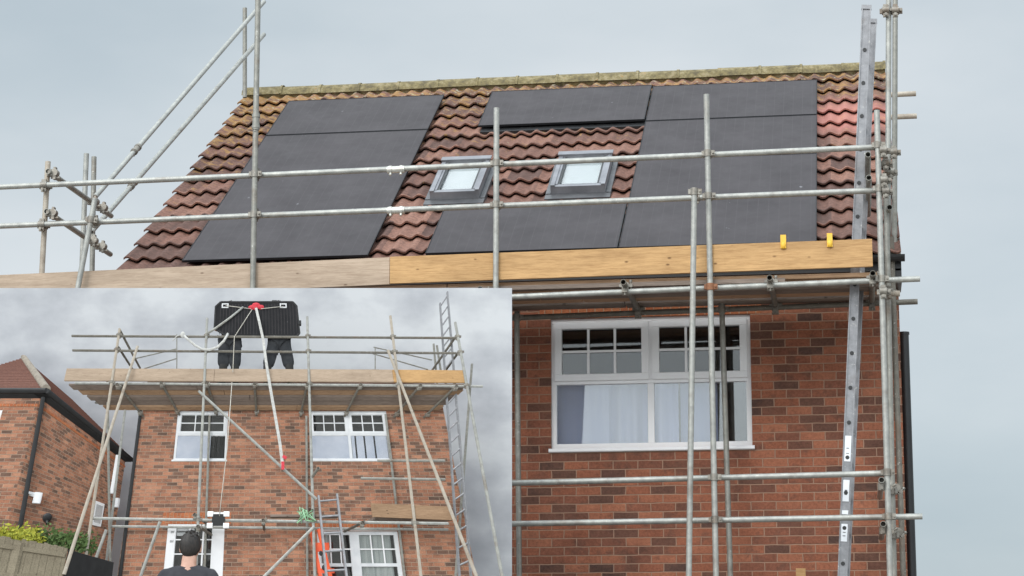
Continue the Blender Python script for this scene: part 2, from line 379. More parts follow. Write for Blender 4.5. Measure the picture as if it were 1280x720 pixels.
def window(parent,x0,x1,z0,z1,Y,n,split=.49,mt='upvc',sill=True,bars=(3,2),lower='curtain',upg='glass',log='glass_mirror',name='window',lowerbars=None):
    f=MB(); fw=.045; ya=Y+.035; yb=Y+.10
    ring(f,x0,x1,z0,z1,fw,ya,yb)
    zt=z1-(z1-z0)*split
    f.bbox((x0+fw,ya,zt-.022),(x1-fw,yb,zt+.022))
    ww=(x1-x0)/n
    for i in range(1,n): 
        f.box((x0+ww*i-.028,ya+.001,z0+fw),(x0+ww*i+.028,yb,zt-.022)); f.box((x0+ww*i-.028,ya+.001,zt+.022),(x0+ww*i+.028,yb,z1-fw))
    w=f.build(name,M[mt],parent)
    for i in range(n):
        a=x0+ww*i+(fw if i==0 else .028)-.012; b=x0+ww*(i+1)-(fw if i==n-1 else .028)+.012
        s=MB(); ring(s,a,b,zt+.008,z1-fw+.012,.062,Y+.010,Y+.08); s.build('sash',M[mt],w)
        ga,gb,gc,gd=a+.062,b-.062,zt+.07,z1-fw-.05
        g=MB(); g.box((ga-.01,Y+.045,gc-.01),(gb+.01,Y+.050,gd+.01)); g.build('pane',M[upg],w)
        gl=MB()
        for k in range(1,bars[0]): xx=ga+(gb-ga)*k/bars[0]; gl.box((xx-.011,Y+.030,gc),(xx+.011,Y+.042,gd))
        for k in range(1,bars[1]): zz=gc+(gd-gc)*k/bars[1]; gl.box((ga,Y+.029,zz-.011),(gb,Y+.0405,zz+.011))
        gl.build('glazing_bars',M[mt],w)
        la=x0+ww*i+(fw if i==0 else .028); lb=x0+ww*(i+1)-(fw if i==n-1 else .028)
        g=MB(); g.box((la-.005,Y+.06,z0+fw-.005),(lb+.005,Y+.065,zt-.02)); g.build('pane',M[log],w)
        if lowerbars:
            gl=MB()
            for k in range(1,lowerbars[0]): xx=la+(lb-la)*k/lowerbars[0]; gl.box((xx-.011,Y+.045,z0+fw),(xx+.011,Y+.057,zt-.022))
            for k in range(1,lowerbars[1]): zz=z0+fw+(zt-.022-z0-fw)*k/lowerbars[1]; gl.box((la,Y+.044,zz-.011),(lb,Y+.056,zz+.011))
            gl.build('glazing_bars',M[mt],w)
    if sill:
        s=MB(); s.bbox((x0-.02,Y-.03,z0-.035),(x1+.02,Y+.06,z0-.001),.008); s.build('sill',M[mt],w)
    return w
def curtain(parent,x0,x1,z0,z1,Y,m,amp=.03,per=.13):
    c=MB();n=int((x1-x0)/.015)+2;vs=[]
    ph=random.random()*6
    for i in range(n):
        x=x0+(x1-x0)*i/(n-1); y=Y+amp*math.sin(x/per*6.28+ph)+amp*.5*math.sin(x/per*2.3+1)
        vs+=[(x,y,z0),(x,y,z1)]
    c.add(vs,[(2*i,2*i+2,2*i+3,2*i+1) for i in range(n-1)],True)
    return c.build('curtain',m,parent)
def coupler(p,d1,d2,off,r=.033):
    """double coupler: a band round each tube, a body block and two bolts"""
    mb=MB(); p=Vector(p);d1=Vector(d1).normalized();d2=Vector(d2).normalized(); o=Vector(off)
    for c,d in ((p,d1),(p+o,d2)):
        mb.tube(c-d*.028,c+d*.028,r,12,hollow=False)
        s=d.cross(o).normalized() if o.length>1e-5 else Vector((1,0,0))
        c2=c+s*.045
        mb.bar(c2-d*.022,c2+d*.022,.03,.026,o.normalized() if o.length>1e-5 else Vector((0,0,1)))
        mb.tube(c2-o.normalized()*.035,c2+o.normalized()*.05,.008,6,hollow=False)
        mb.tube(c2+o.normalized()*.03,c2+o.normalized()*.048,.014,6,hollow=False)
        c3=c-s*.038; mb.bar(c3-d*.02,c3+d*.02,.024,.022,o.normalized())
    mb.bar(p+o*.3-d1*.026,p+o*.3+d1*.026,.05,.04,o.normalized()) if abs(o.normalized().dot(d1))<.9 else None
    return mb
class Scaf:
    def __init__(s,root): s.root=root
    def t(s,name,p,q,m='galv',r=.0242,label=None):
        mb=MB(); mb.tube(p,q,r,14,segs=6); o=mb.build(name,M[m],s.root)
        if label: o['label']=label
        return o
    def c(s,p,d1,d2,off=(0,.05,0),m='coupler'):
        return coupler(p,d1,d2,off).build('coupler',M[m],s.root)
    def sleeve(s,p,d,m='coupler_light'):
        mb=MB();p=Vector(p);d=Vector(d).normalized()
        mb.tube(p-d*.075,p+d*.075,.031,12,hollow=False)
        mb.tube(p-d*.06,p-d*.035,.036,12,hollow=False); mb.tube(p+d*.035,p+d*.06,.036,12,hollow=False)
        up=Vector((0,-.4,-1)).normalized()
        for k in (-.045,.045): mb.tube(p+d*k,p+d*k+up*.055,.011,6,hollow=False)
        return mb.build('sleeve_coupler',M[m],s.root)
def on(p,q,t): return Vector(p).lerp(Vector(q),t)
def atlev(p,q,z):
    p=Vector(p);q=Vector(q); return p.lerp(q,(z-p.z)/(q.z-p.z))
# ================================================================= MAIN SCENE
Ze,Ye,TH=5.5076,-.3517,.5886; XL,XR=-.245,6.788; LS=5.153
ct,st=math.cos(TH),math.sin(TH)
def roof(X,s,h=0): return Vector((X,Ye+s*ct-h*st,Ze+s*st+h*ct))
def atroof(x,y,h=.1):
    n=Vector((0,-st,ct)); p0=roof(0,0,h); d=ray(x,y); t=(p0-CAM).dot(n)/d.dot(n); P=CAM+d*t
    return P.x,(P.y-p0.y)/ct
# ground
g=MB(); S=400; g.add([(-S,-S,0),(S,-S,0),(S,S,0),(-S,S,0)],[(0,1,2,3)]); g.build('ground',M['paving'],None,kind='structure')
g=MB(); g.add([(-1,-4.5,.004),(8,-4.5,.004),(8,0,.004),(-1,0,.004)],[(0,1,2,3)]); g.build('patio',M['paving'],None,kind='structure')
WX0,WX1,WZ0,WZ1=3.697,5.467,3.935,5.10
def make_house(main=True):
    bm='brick' if main else 'brick_pale'
    if main: h=thing('brick_house','large brick house with solar panels fixed over its tiled roof and white framed upper window','house',(3.3,0,0))
    else: h=thing('brick_house','pale brick house under grey clouds with scaffolding and a platform at its eaves','house',(3.3,0,0))
    X0,X1=-.12,6.765; DEP=8.56
    ops=[(WX0,WX1,WZ0,WZ1),(.72,1.87,WZ0,WZ1)]
    if not main: ops+=[DOOR,LWIN]
    w=MB()
    Zw=Ze+.02
    wall_grid(w,X0,X1,-.0,Zw,ops,lambda a,z,d:(a,d,z))
    for X,sg in ((X0,-1),(X1,1)):
        wall_grid(w,0,DEP,0,Zw,[],lambda a,z,d,X=X:(X,a,z))
        # gable triangle
        for i in range(12):
            a0,a1=DEP*i/12,DEP*(i+1)/12
            tz=lambda a:min(a,DEP-a)*math.tan(TH)+Zw+.1 if a>0 and a<DEP else Zw
            w.add([(X,a0,Zw),(X,a1,Zw),(X,a1,tz(a1)),(X,a0,tz(a0))],[(0,1,2,3)],oc=[(a0,Zw,0),(a1,Zw,0),(a1,tz(a1),0),(a0,tz(a0),0)])
    wall_grid(w,X0,X1,0,Zw,[],lambda a,z,d:(a,DEP,z),1)
    wl=w.build('wall',M[bm],h)
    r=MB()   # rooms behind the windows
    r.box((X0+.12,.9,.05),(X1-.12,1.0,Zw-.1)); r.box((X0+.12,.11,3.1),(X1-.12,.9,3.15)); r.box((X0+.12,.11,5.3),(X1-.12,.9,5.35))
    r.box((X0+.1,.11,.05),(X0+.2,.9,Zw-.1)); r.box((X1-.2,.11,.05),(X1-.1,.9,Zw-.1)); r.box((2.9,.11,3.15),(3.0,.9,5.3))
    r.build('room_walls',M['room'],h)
    mt='upvc' if main else 'upvc_old'
    a=window(h,WX0,WX1,WZ0,WZ1,0,2,mt=mt,log='glass_mirror' if main else 'glass_sky')
    b=window(h,.72,1.87,WZ0,WZ1,0,1,mt=mt,log='glass_mirror' if main else 'glass_sky')
    if main:
        curtain(a,WX0-.15,WX0+.50,WZ0+.02,WZ0+.62,.17,M['curtain'],.008,.4)
        curtain(a,WX0+.46,WX0+.84,WZ0+.02,WZ0+.62,.21,M['curtain'],.03,.14)
        curtain(a,WX0+.88,WX0+1.12,WZ0+.02,WZ0+.62,.15,M['curtain'],.03,.16)
        curtain(a,WX0+1.13,WX0+1.46,WZ0+.02,WZ0+.62,.22,M['curtain'],.012,.3)
        c=MB(); 
        for x in (WX0+.20,WX0+1.0): c.box((x-.13,.30,WZ0+.60),(x+.55,.34,WZ0+.645))
        c.build('blind_rail',M['upvc'],a)
        c=MB(); c.ball((WX1-.13,.2,WZ0+.10),.02,.02,.03); c.tube((WX1-.13,.2,WZ0+.1),(WX1-.14,.2,WZ0+.22),.006,8,hollow=False); c.build('window_handle',M['black'],a)
        curtain(b,.8,1.8,WZ0+.02,WZ0+.62,.17,M['curtain'])
    else:
        for w_,xa,xb in ((a,WX0+.05,WX0+.9),(a,WX0+.93,WX1-.06),(b,.76,1.5)):
            c=MB(); c.box((xa,.075,WZ0+.04),(xb,.08,WZ0+.58)); c.build('blind',M['pane_reflection'],w_)  # pale sheet behind the panes in place of a mirrored reflection
        c=MB()
        for x in (WX0+1.0,WX0+1.2,WX0+1.42,1.55,1.66): c.box((x,.070,WZ0+.04),(x+.035,.073,WZ0+.58))
        c.bar((1.5,.071,WZ0+.45),(1.72,.071,WZ0+.15),.03,.004); c.build('blind_cords',M['black'],a)
    # soffit, fascia, gutter
    s=MB(); s.box((XL,Ye+.04,Ze-.10),(XR,.0-.002,Ze-.085)); s.box((XL,Ye+.02,Ze-.12),(XR,Ye+.04,Ze+.03)); s.build('fascia',M['black'],h)
    s=MB(); prof=[]
    for k in range(9): an=math.pi*k/8; prof.append((Ye-.045-.055*math.cos(an),Ze-.0-.055*math.sin(an)))
    for k in range(8,-1,-1): an=math.pi*k/8; prof.append((Ye-.045-.049*math.cos(an),Ze-.0-.049*math.sin(an)))
    s.prism([(XL+.01,y,z) for y,z in prof],(XR-XL+.02,0,0)); s.build('gutter',M['black'],h)
    for xa in (XR-.14,XL):
        s=MB(); s.box((xa,Ye+.02,Ze-.23),(xa+.14,.12,Ze-.102)); s.build('eaves_box',M['black'],h)
    return h,wl
def tile_roof(h,rows=15,both=True):
    t=MB(); wv=.155; nsub=8; n=int(round((XR-XL)/wv))*nsub; wv=(XR-XL)/(n/nsub)
    g_=LS/rows
    def prof(x):
        u=(x-XL)/wv%1.0
        return .034*(.5+.5*math.sin(2*math.pi*(u+.04*math.sin(2*math.pi*u))))
    for r in range(rows):
        s0=r*g_-(.02 if r else .03); s1=s0+g_+.09
        jit=[random.uniform(-.004,.004) for _ in range(n//nsub//2+2)]
        jh=[random.uniform(-.003,.004) for _ in range(n//nsub//2+2)]
        vs=[];ocs=[]
        for i in range(n+1):
            x=XL+(XR-XL)*i/n; z=prof(x); k=min(i//(nsub*2),len(jit)-1); js=jit[k];hh=jh[k]
            so=s0+js
            for (s_,hgt) in ((s1,.000+z),(so+.010,.054+z+hh),(so,.050+z+hh),(so+.001,.034+z+hh),(so+.20,.008+z)):
                vs.append(roof(x,s_,hgt)); ocs.append((x,min(max((s_ if s_>so+.2 else so+.05),r*g_+.01),(r+1)*g_-.01) if False else s_,0))
        fs=[]
        for i in range(n):
            for k in range(4): fs.append((5*i+k,5*i+k+1,5*(i+1)+k+1,5*(i+1)+k))
        t.add(vs,fs,True,oc=ocs)
    o=t.build('roof',M['tile'],h)
    o.data.set_sharp_from_angle(angle=R_(50))
    u=MB()  # underlay deck and rear slope
    u.add([roof(XL+.02,-.0,-.03),roof(XR-.02,0,-.03),roof(XR-.02,LS,-.03),roof(XL+.02,LS,-.03)],[(0,1,2,3)])
    yr=Ye+LS*ct; zr=Ze+LS*st
    u.add([(XL,yr,zr+.03),(XR,yr,zr+.03),(XR,2*yr-Ye,Ze),(XL,2*yr-Ye,Ze)],[(0,1,2,3)])
    u.build('roof_underlay',M['ntile'],o)
    # verge mortar
    for X in (XL+.01,XR-.03):
        v=MB(); 
        p=[roof(X,.0,-.06),roof(X,LS,-.06),roof(X,LS,.015),roof(X,0,.015)]
        v.prism(p,(.03,0,0)); v.build('verge',M['mortar'],o)
    # ridge tiles
    k=16; L=(XR-XL)/k
    for i in range(k):
        x0=XL+L*i-.01; x1=x0+L+.015; dz=random.uniform(-.004,.006); m=MB(); prof_=[]
        for j in range(9):
            an=math.pi*(.06+.88*j/8); prof_.append((yr-.145*math.cos(an),zr-.035+dz+.15*math.sin(an)))
        vs=[];nn=len(prof_)
        for xx in (x0,x1-.03,x1-.028,x1):
            gr=1.0 if xx<=x1-.03 else 1.06
            for y,z in prof_: vs.append((xx,yr+(y-yr)*gr,zr-.035+(z-zr+.035)*gr))
        m.add(vs,[(a*nn+b,a*nn+b+1,(a+1)*nn+b+1,(a+1)*nn+b) for a in range(3) for b in range(nn-1)],True)
        m.build('ridge_tile',M['ridge'],o)
    b=MB()
    # mortar bed under ridge, filling the rolls
    b.prism([roof(XL,LS-.10,.02),roof(XL,LS-.10,.065),roof(XL,LS-.02,.11),roof(XL,LS,.02)],(XR-XL,0,0)); b.build('ridge_mortar',M['ridge'],o)
    return o
H,WL=make_house(True)
RF=tile_roof(H)
# downpipe beyond the right gable
P0=at(1129.5,417,.45);P1=at(1146,730,.45); 
d=MB(); d.tube((P0.x,.45,0),(P0.x,.45,P0.z),.046,14); d.tube((P0.x,.45,P0.z-.01),(P0.x,.45,P0.z+.012),.052,14,hollow=False)
d.box((6.7,.42,P0.z-1.2),(P0.x+.03,.48,P0.z-1.17)); d.build('downpipe',M['black'],H)
# soldier-brick lintel course and thin flashing above window is under the deck
l=MB(); l.add([(WX0-.1,-.003,WZ1+.002),(WX1+.1,-.003,WZ1+.002),(WX1+.1,-.003,WZ1+.20),(WX0-.1,-.003,WZ1+.20)],[(0,1,2,3)],oc=[(WX0,WZ1,0),(WX1+.2,WZ1,0),(WX1+.2,WZ1+.2,0),(WX0,WZ1+.2,0)]); l.build('lintel_course',M['soldier'],H)
# rooflights
def skylight(BL,TR,lab):
    x0,s0=atroof(*BL,.12);x1,s1=atroof(*TR,.12)
    X0,X1,S0,S1=x0-.0,x1+.0,s0+.02,s1-.17
    ax=(Vector((1,0,0)),Vector((0,ct,st)),Vector((0,-st,ct))); o=roof(0,0,.05)
    f=MB()
    f.box((X0-.05,S0-.12,-.01),(X1+.05,S0-.004,.040),ax,o); f.box((X0-.05,S0,-.01),(X0-.004,S1+.05,.046),ax,o);f.box((X1+.004,S0,-.01),(X1+.05,S1+.05,.046),ax,o);f.box((X0-.05,S1+.004,-.01),(X1+.05,S1+.07,.05),ax,o)
    fl=f.build('skylight',M['lead'],H,label=lab)
    k=MB(); w=.062
    k.box((X0,S0,.02),(X1,S0+w*.9,.115),ax,o);k.box((X0,S1-w*1.1,.02),(X1,S1,.135),ax,o)
    k.box((X0,S0+w*.9,.02),(X0+w,S1-w*1.1,.12),ax,o);k.box((X1-w,S0+w*.9,.02),(X1,S1-w*1.1,.12),ax,o)
    k.build('frame',M['anth'],fl)
    k=MB()
    for a in (X0+w,X1-w-.02): k.box((a,S0+w*.9,.03),(a+.02,S1-w*1.1,.112),ax,o)
    k.box((X0+w,S0+w*.9,.03),(X1-w,S0+w*.9+.02,.11),ax,o)
    k.build('gasket',M['black'],fl)
    k=MB(); k.box((X0+.0,S0+.0,.118),(X0+.04,S1,.130),ax,o); k.box((X1-.04,S0+.0,.118),(X1,S1,.130),ax,o); k.box((X0-.01,S1-.07,.137),(X1+.01,S1+.02,.150),ax,o); k.build('cover_strip',M['anth'],fl)
    k=MB(); k.box((X0+w,S0+w,.086),(X1-w,S1-w,.090),ax,o); k.build('pane',M['glass_mirror'],fl)
    k=MB(); k.box((X0+w,S0+w,.074),(X1-w,S1-w,.078),ax,o); k.build('blind',M['blind'],fl)
skylight((537,247),(617,197),'left skylight, its right edge close behind a scaffold pole')
skylight((688,240),(768,190),'right skylight under the overhanging upper solar panel')
# solar panels
ax=(Vector((1,0,0)),Vector((0,ct,st)),Vector((0,-st,ct))); RO=roof(0,0,0)
def solar(X0,s0,W,Hh,label,lift=.085):
    t=thing('solar_panel',label,'solar panel',roof(X0+W/2,s0,lift),'solar panels on the roof of the large house')
    m=MB(); th=.022; e=.007
    m.box((X0,s0,lift),(X0+W,s0+e,lift+th),ax,RO);m.box((X0,s0+Hh-e,lift),(X0+W,s0+Hh,lift+th),ax,RO)
    m.box((X0,s0+e,lift),(X0+e,s0+Hh-e,lift+th),ax,RO);m.box((X0+W-e,s0+e,lift),(X0+W,s0+Hh-e,lift+th),ax,RO)
    m.build('frame',M['solar_frame'],t)
    m=MB(); m.box((X0+e,s0+e,lift+.01),(X0+W-e,s0+Hh-e,lift+th-.003),ax,RO)
    # texture coords in panel space
    m.oc=[Vector(((v-RO).dot(ax[0]),(v-RO).dot(ax[1]),(v-RO).dot(ax[2]))) for v in m.v]
    m.build('glass_face',M['solar'],t)
    return t
A0,B0,S0_,HP=.3645,2.6096,.14,1.12
names=['bottom','third','second','top']
for r in range(4):
    solar(A0,S0_+r*(HP+.02),1.72,HP,['bottom panel of the left stack of four, just above the weathered toe board','third panel down in the left stack of four','second panel down in the left stack of four','top panel of the left stack of four, under the mossy ridge'][r])
for r in range(4):
    solar(B0+1.73,S0_+r*(HP+.02),1.73,HP,['bottom right panel of the right array, behind the end of the new pine board','third panel down in the right hand column, beside the pantiles','second panel down in the right hand column, right of the right skylight','top right panel, next to the pink patch of tiles'][r])
solar(B0,S0_,1.72,HP,'panel below the two skylights, lowest row of the right array')
solar(B0,S0_+3*(HP+.02),1.72,HP,'panel above the two skylights with a black strip for shade under its lower edge',.10)
m=MB(); m.box((B0+.03,S0_+3*(HP+.02)-.09,.0),(B0+1.72,S0_+3*(HP+.02)+.09,.080),ax,RO); m.build('panel_gap_shade',M['black'],H)  # black box standing in for the shade below the panel's edge
ms=MB()
for s_ in (S0_+3*(HP+.02)+.15,S0_+3*(HP+.02)+.85):
    ms.box((B0+.05,s_,.052),(B0+3.4,s_+.04,.083),ax,RO)
for s_ in (S0_+.05,S0_+1.0): ms.box((B0+.05,s_,.052),(B0+3.4,s_+.04,.083),ax,RO)
for k in range(8): ms.box((A0+.03,S0_+.1+k*.57,.052),(A0+1.69,S0_+.14+k*.57,.083),ax,RO)
for k in range(2,6): ms.box((B0+1.76,S0_+.1+k*.57,.052),(B0+3.4,S0_+.14+k*.57,.083),ax,RO)
ms.build('mounting_rails',M['solar_frame'],H)
# ---------------------------------------------------------------- main scaffold
SF=thing('scaffold','tall galvanised tube scaffold with guard rails standing against the large house','scaffold',(3.3,-.9,0))
s=Scaf(SF)
FY=-1.45
def down(p,q): # extend line p->q to ground
    p=Vector(p);q=Vector(q); t=(0-p.z)/(q.z-p.z); return p.lerp(q,t)
def std(x0,y0,x1,y1,Y,m='galv',ext=True,label=None):
    p=at(x0,y0,Y);q=at(x1,y1,Y); 
    if ext: q=down(p,q); 
    s.t('standard',p,q,m,label=label); return p,q
stA=std(323.5,-60,316,360,FY,'galv_dull')
stB=std(620.7,135,619.8,356,FY)
stC=std(883,118,895,720,FY)
stD=std(868,235,861,720,-1.62)
stE=std(1096,138,1112.5,720,FY-.02)
stE2=std(1107,215,1117.5,720,FY+.32,'galv_dull')
stE3=std(1111,-40,1110,262,FY+.35,ext=False)
stE4=std(1119,-40,1118,330,-.1,'galv_dull',ext=False)
stE5=std(1114,296,1129,720,-.35,'galv_dark')
stG=std(60,202,51,365,FY+.12,'galv_tan')
stH=std(119,248,95,372,FY-.05,label='raking tube leaning outwards at the left end')
stI=std(108,192,102,345,-.25)
stJ=std(117.5,196,115,345,.2,'galv_dull')
stK=std(902,374,913,720,-.3,'galv_dull')
stL=std(646,392,649,720,-.3,'galv_dull')
stM=std(306,10,306,122,3.6,'galv_dull',ext=False)
def rail(x0,y0,x1,y1,Y,name='guard_rail',m='galv'):
    p=at(x0,y0,Y);q=at(x1,y1,Y); s.t(name,p,q,m); return p,q
R1=rail(-60,236.5,1096,184,FY+.055)
R2=rail(-60,285,1097,238,FY+.055)
L3=rail(-40,401,1150,348.5,FY+.055,'ledger')
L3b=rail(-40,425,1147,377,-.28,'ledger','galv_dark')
L4=rail(-40,622,1110,591.5,FY+.055,'ledger')
L5=rail(-40,667,1153,645.5,FY+.055,'ledger')
up=(0,0,1);rx=(1,0,0)
def cross(st_,rl,m='coupler'):
    # nearest crossing in x of the standard with the rail
    p,q=st_;a,b=rl
    z=a.z
    for _ in range(4):
        c=atlev(p,q,z); t=(c.x-a.x)/(b.x-a.x); z=a.lerp(b,t).z
    c=atlev(p,q,z); s.c(c,q-p,b-a,(0,a.lerp(b,t).y-c.y,0),m)
for st_ in (stA,stB,stC,stE): 
    for rl in (R1,R2,L3): cross(st_,rl,'coupler_rust' if (st_ is stC and rl is L3) or (st_ is stB and rl is L3) else 'coupler')
for st_ in (stC,stE):
    for rl in (L4,L5): cross(st_,rl)
for rl in (R1,R2): cross(stG,rl)
cross(stH,R2); cross(stD,R2)
cross(stK,L3b,'coupler'); cross(stL,L3b)
s.sleeve(at(495,212,FY+.055),R1[1]-R1[0]); s.sleeve(at(495,263,FY+.055),R2[1]-R2[0])
s.sleeve(at(320,152,FY),stA[1]-stA[0],'galv_dull'); 
# transoms carrying the deck, running back to the wall
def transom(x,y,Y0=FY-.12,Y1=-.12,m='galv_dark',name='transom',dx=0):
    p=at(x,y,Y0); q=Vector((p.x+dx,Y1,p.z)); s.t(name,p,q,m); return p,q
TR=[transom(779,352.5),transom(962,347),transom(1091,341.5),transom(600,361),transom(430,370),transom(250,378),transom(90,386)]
for p,q in TR:
    s.c((p.x,FY+.055,p.z-.05),rx,(0,1,0),(0,0,.05)); s.c((p.x,-.28,p.z-.05),rx,(0,1,0),(0,0,.05))
    # hanging bolt claw seen under the inner ledger
for (x,y) in ((1102,600),(1104,655)):
    p=at(x,y,FY-.1); s.t('transom',p,(p.x,-.08,p.z),'galv_dull'); s.c((p.x,FY,p.z-.045),up,(0,1,0),(.045,0,.03))
    c2=at(x+14,y+14,FY+.3); s.c(c2,up,(0,1,0),(.03,.02,.03))
for (x,y,Y,x2,Y2) in ((1085,193,FY-.06,0,-.1),(1086,222,FY-.06,0,-.1),(1110,211,FY+.2,0,.6),(1112,259,FY+.2,0,.6)):
    p=at(x,y,Y); s.t('transom',p,(p.x,Y2,p.z),'galv_dull')
for (x,y,Y) in ((1104,189,FY),(1105,226,FY),(1107,240,FY),(1104,365,FY),(1112,366,FY+.2),(1113,216,FY+.3),(1107,205,FY+.1),(1117,191,FY+.4)):
    s.c(at(x,y,Y),up,rx,(0,-.04,0))
for (x0,y0,x1,y1,Y) in ((1112,118.5,1145,117,.4),(1112,146.5,1146,145,.4),(1106,366.5,1125,367,FY+.15)):
    rail(x0,y0,x1,y1,Y,'short_tube','galv_tan')
for x in (1107,1119): s.c(at(x,14,FY+.35),up,rx,(0,-.03,0))
# left return: rails running back past the gable and the sloping gable rails
for (a,b) in (((60,214),(139,270)),((58,264),(138,318))):
    p=at(a[0],a[1],FY+.02); q=at(b[0],b[1],.15); s.t('return_rail',p,q,'galv_dull'); s.c(on(p,q,.04),up,q-p,(.04,0,0)); s.c(on(p,q,.66),up,q-p,(.045,0,0)); s.c(on(p,q,.8),up,q-p,(.045,0,0))
for (a,b,c) in (((119,246),(330,2),(170,189)),((114,290),(330,43),(166,234))):
    p=at(a[0],a[1],0.0); q=at(b[0],b[1],3.9); s.t('gable_rail',p,q); 
    # sleeve at the pixel along it
    t=min((abs((on(p,q,k/100)-CAM).dot(RV)/((on(p,q,k/100)-CAM).dot(FV))*FM+640-c[0]),k/100) for k in range(101))[1]
    s.sleeve(on(p,q,t),q-p,'coupler')
# boards
def board(x0,y0,x1,y1,Y,hgt,m,lab,grp,name='toe_board',th=.038):
    p=at(x0,y0,Y);q=at(x1,y1,Y); mb=MB(); L=(q-p).length; 
    d=(q-p).normalized(); u=Vector((0,0,1)); n_=Vector((0,1,0))
    mb.box((0,0,-hgt),(L,th,0),(d,n_,u),p)
    e=.001
    return p,q,mb.build(name,M[m],None,label=lab,cat='board',group=grp)
board(-60,346.5,487,321.5,FY+.03,.232,'pine_pale','weathered pale toe board along the left half of the platform','toe boards on edge along the large scaffold platform')
board(487.5,321,1090,298.5,FY+.025,.228,'pine','golden new toe board with knots ending at the ladder','toe boards on edge along the large scaffold platform')
# board end hoop irons
zt=TR[0][0].z+.0242
dl=['outermost deck board of the large platform, just inside the toe boards','second deck board from the outside of the large platform','middle deck board of the large platform','fourth deck board of the large platform, second from the wall','innermost deck board of the large platform, nearest the wall']
slope=(L3[1].z-L3[0].z)/(L3[1].x-L3[0].x)
for k in range(5):
    y0=FY+.09+k*.236; m=MB()
    xb0,xb1=-1.6+random.uniform(-.1,.1),6.62+random.uniform(-.08,.06)
    jj=3.0+k*.35
    for a,b in ((xb0,jj-.006),(jj+.006,xb1)):
        z=zt+.001+random.uniform(0,.003); m.bbox((a,y0,z+.016*(k%2)),(b,y0+.205,z+.038+.016*(k%2)),.004)
    m.build('deck_board',M[('deck','deck_red','deck_old','deck_red','deck_old')[k]],None,label=dl[k],cat='board',group='deck boards of the large platform')
p=at(640,357,FY+.0);q=at(981,346.5,FY+.0); m=MB(); m.bar(Vector((p.x-3,FY+.1,p.z-.012)),Vector((q.x,FY+.1,q.z-.012)),.1,.036); m.build('plank',M['deck_old'],None,label='short grey plank lying below the golden toe board with a metal banded end',cat='board')
# yellow clips over the toe board
for i,(x,y) in enumerate(((979,298),(1037,296))):
    p=at(x,y,FY+.02); m=MB()
    m.bar(p+Vector((0,.0,.02)),p+Vector((0,-.006,-.085)),.045,.012,Vector((0,1,0))); m.bar(p+Vector((0,-.004,.024)),p+Vector((0,.055,.024)),.045,.012); m.ball(p+Vector((.0,-.012,-.06)),.02,.014,.03)
    m.bar(p+Vector((0,.052,.02)),p+Vector((0,.052,-.06)),.045,.01,Vector((0,1,0)))
    m.build('clip',M['yellow'],None,label=['left of the two yellow clips hooked over the golden toe board','right of the two yellow clips, near the end of the golden toe board'][i],cat='clip',group='yellow clips on the toe board')
# ladder (seen side on)
p=at(1083,12,-1.12);q=at(1053,720,-1.12);q=down(p,q)
LD=thing('ladder','long aluminium extension ladder leaning through the end of the large platform, with white stickers','ladder',q)
d=(p-q).normalized(); nx=Vector((0,1,0)).cross(d).normalized()
for k,(o,len_) in enumerate(((0,0),(.40,.0))):
    m=MB(); a=q+Vector((0,o,0));b=p+Vector((.05*k,o,0))
    m.bar(a,b,.022,.070,nx); m.bar(a+nx*.034-Vector((0,.008,0)),b+nx*.034-Vector((0,.008,0)),.034,.010,nx); m.bar(a-nx*.034-Vector((0,.008,0)),b-nx*.034-Vector((0,.008,0)),.034,.010,nx)
    m.bar(b,b+d*.035,.05,.084,nx)
    m.build('stile',M['alu'],LD)
m=MB()
L=(p-q).length;k=.25;dots=MB()
while k<L-.1:
    c=q+d*k; m=MB(); m.tube(c+Vector((0,-.012,0)),c+Vector((.02,.41,0)),.014,10,hollow=False); rg=m.build('rung',M['alu'],LD); dots=MB(); dots.tube(c+Vector((0,-.018,0)),c+Vector((0,-.010,0)),.017,10,hollow=False); dots.build('rung_end',M['black'],rg); k+=.2875
for (a,b) in ((545,577),(600,627),(638,643),(655,677)):
    t0=(at(1060,a,-1.12).z-q.z)/(p.z-q.z);t1=(at(1060,b,-1.12).z-q.z)/(p.z-q.z)
    m=MB(); m.bar(q.lerp(p,t1)+Vector((0,-.0155,0)),q.lerp(p,t0)+Vector((0,-.0155,0)),.004,.052,nx); m.build('sticker',M['sticker'],LD)
    m=MB()
    if b-a>20:
        for f_ in (.3,.5): c=q.lerp(p,t1+(t0-t1)*f_)+Vector((0,-.018,0)); m.bar(c,c+d*.006,.003,.022,nx)
        m.build('sticker_print',M['lead'],LD)
# timber post end at the bottom edge
p=at(995,711,-.4);q=at(1007,711,-.4)
m=MB(); m.bbox((p.x,-.45,.0),(q.x,-.40,p.z)); m.build('timber_post',M['pine'],None,label='upright pale timber batten against the brick wall at the bottom edge',cat='post')
# ================================================================= RELIEF PICTURE (lower left)
WARP[0]=relief
fy=-1.5
# measure openings of the ground floor
a=ip(210,655,0);b=ip(281,655,0);DOOR=(a.x,b.x,.02,a.z)
a=ip(396,664,0);b=ip(497,664,0);LWIN=(a.x,b.x,.75,a.z)
print('door',DOOR,'lwin',LWIN)
HI,WI=make_house(False)
# simple tiled front slope of its roof
t=MB()
rows=15;g_=LS/rows
for r in range(rows):
    s0=r*g_; t.add([roof(XL,s0,.05),roof(XR,s0,.05),roof(XR,s0+g_+.03,.0),roof(XL,s0+g_+.03,.0),roof(XL,s0,.02),roof(XR,s0,.02)],[(0,1,2,3),(4,5,1,0)])
t.build('roof',M['tile'],HI)
m=MB(); yr=Ye+LS*ct;zr=Ze+LS*st; m.tube((XL,yr,zr-.02),(XR,yr,zr-.02),.13,16,hollow=False); m.build('ridge_tiles',M['ridge'],HI)
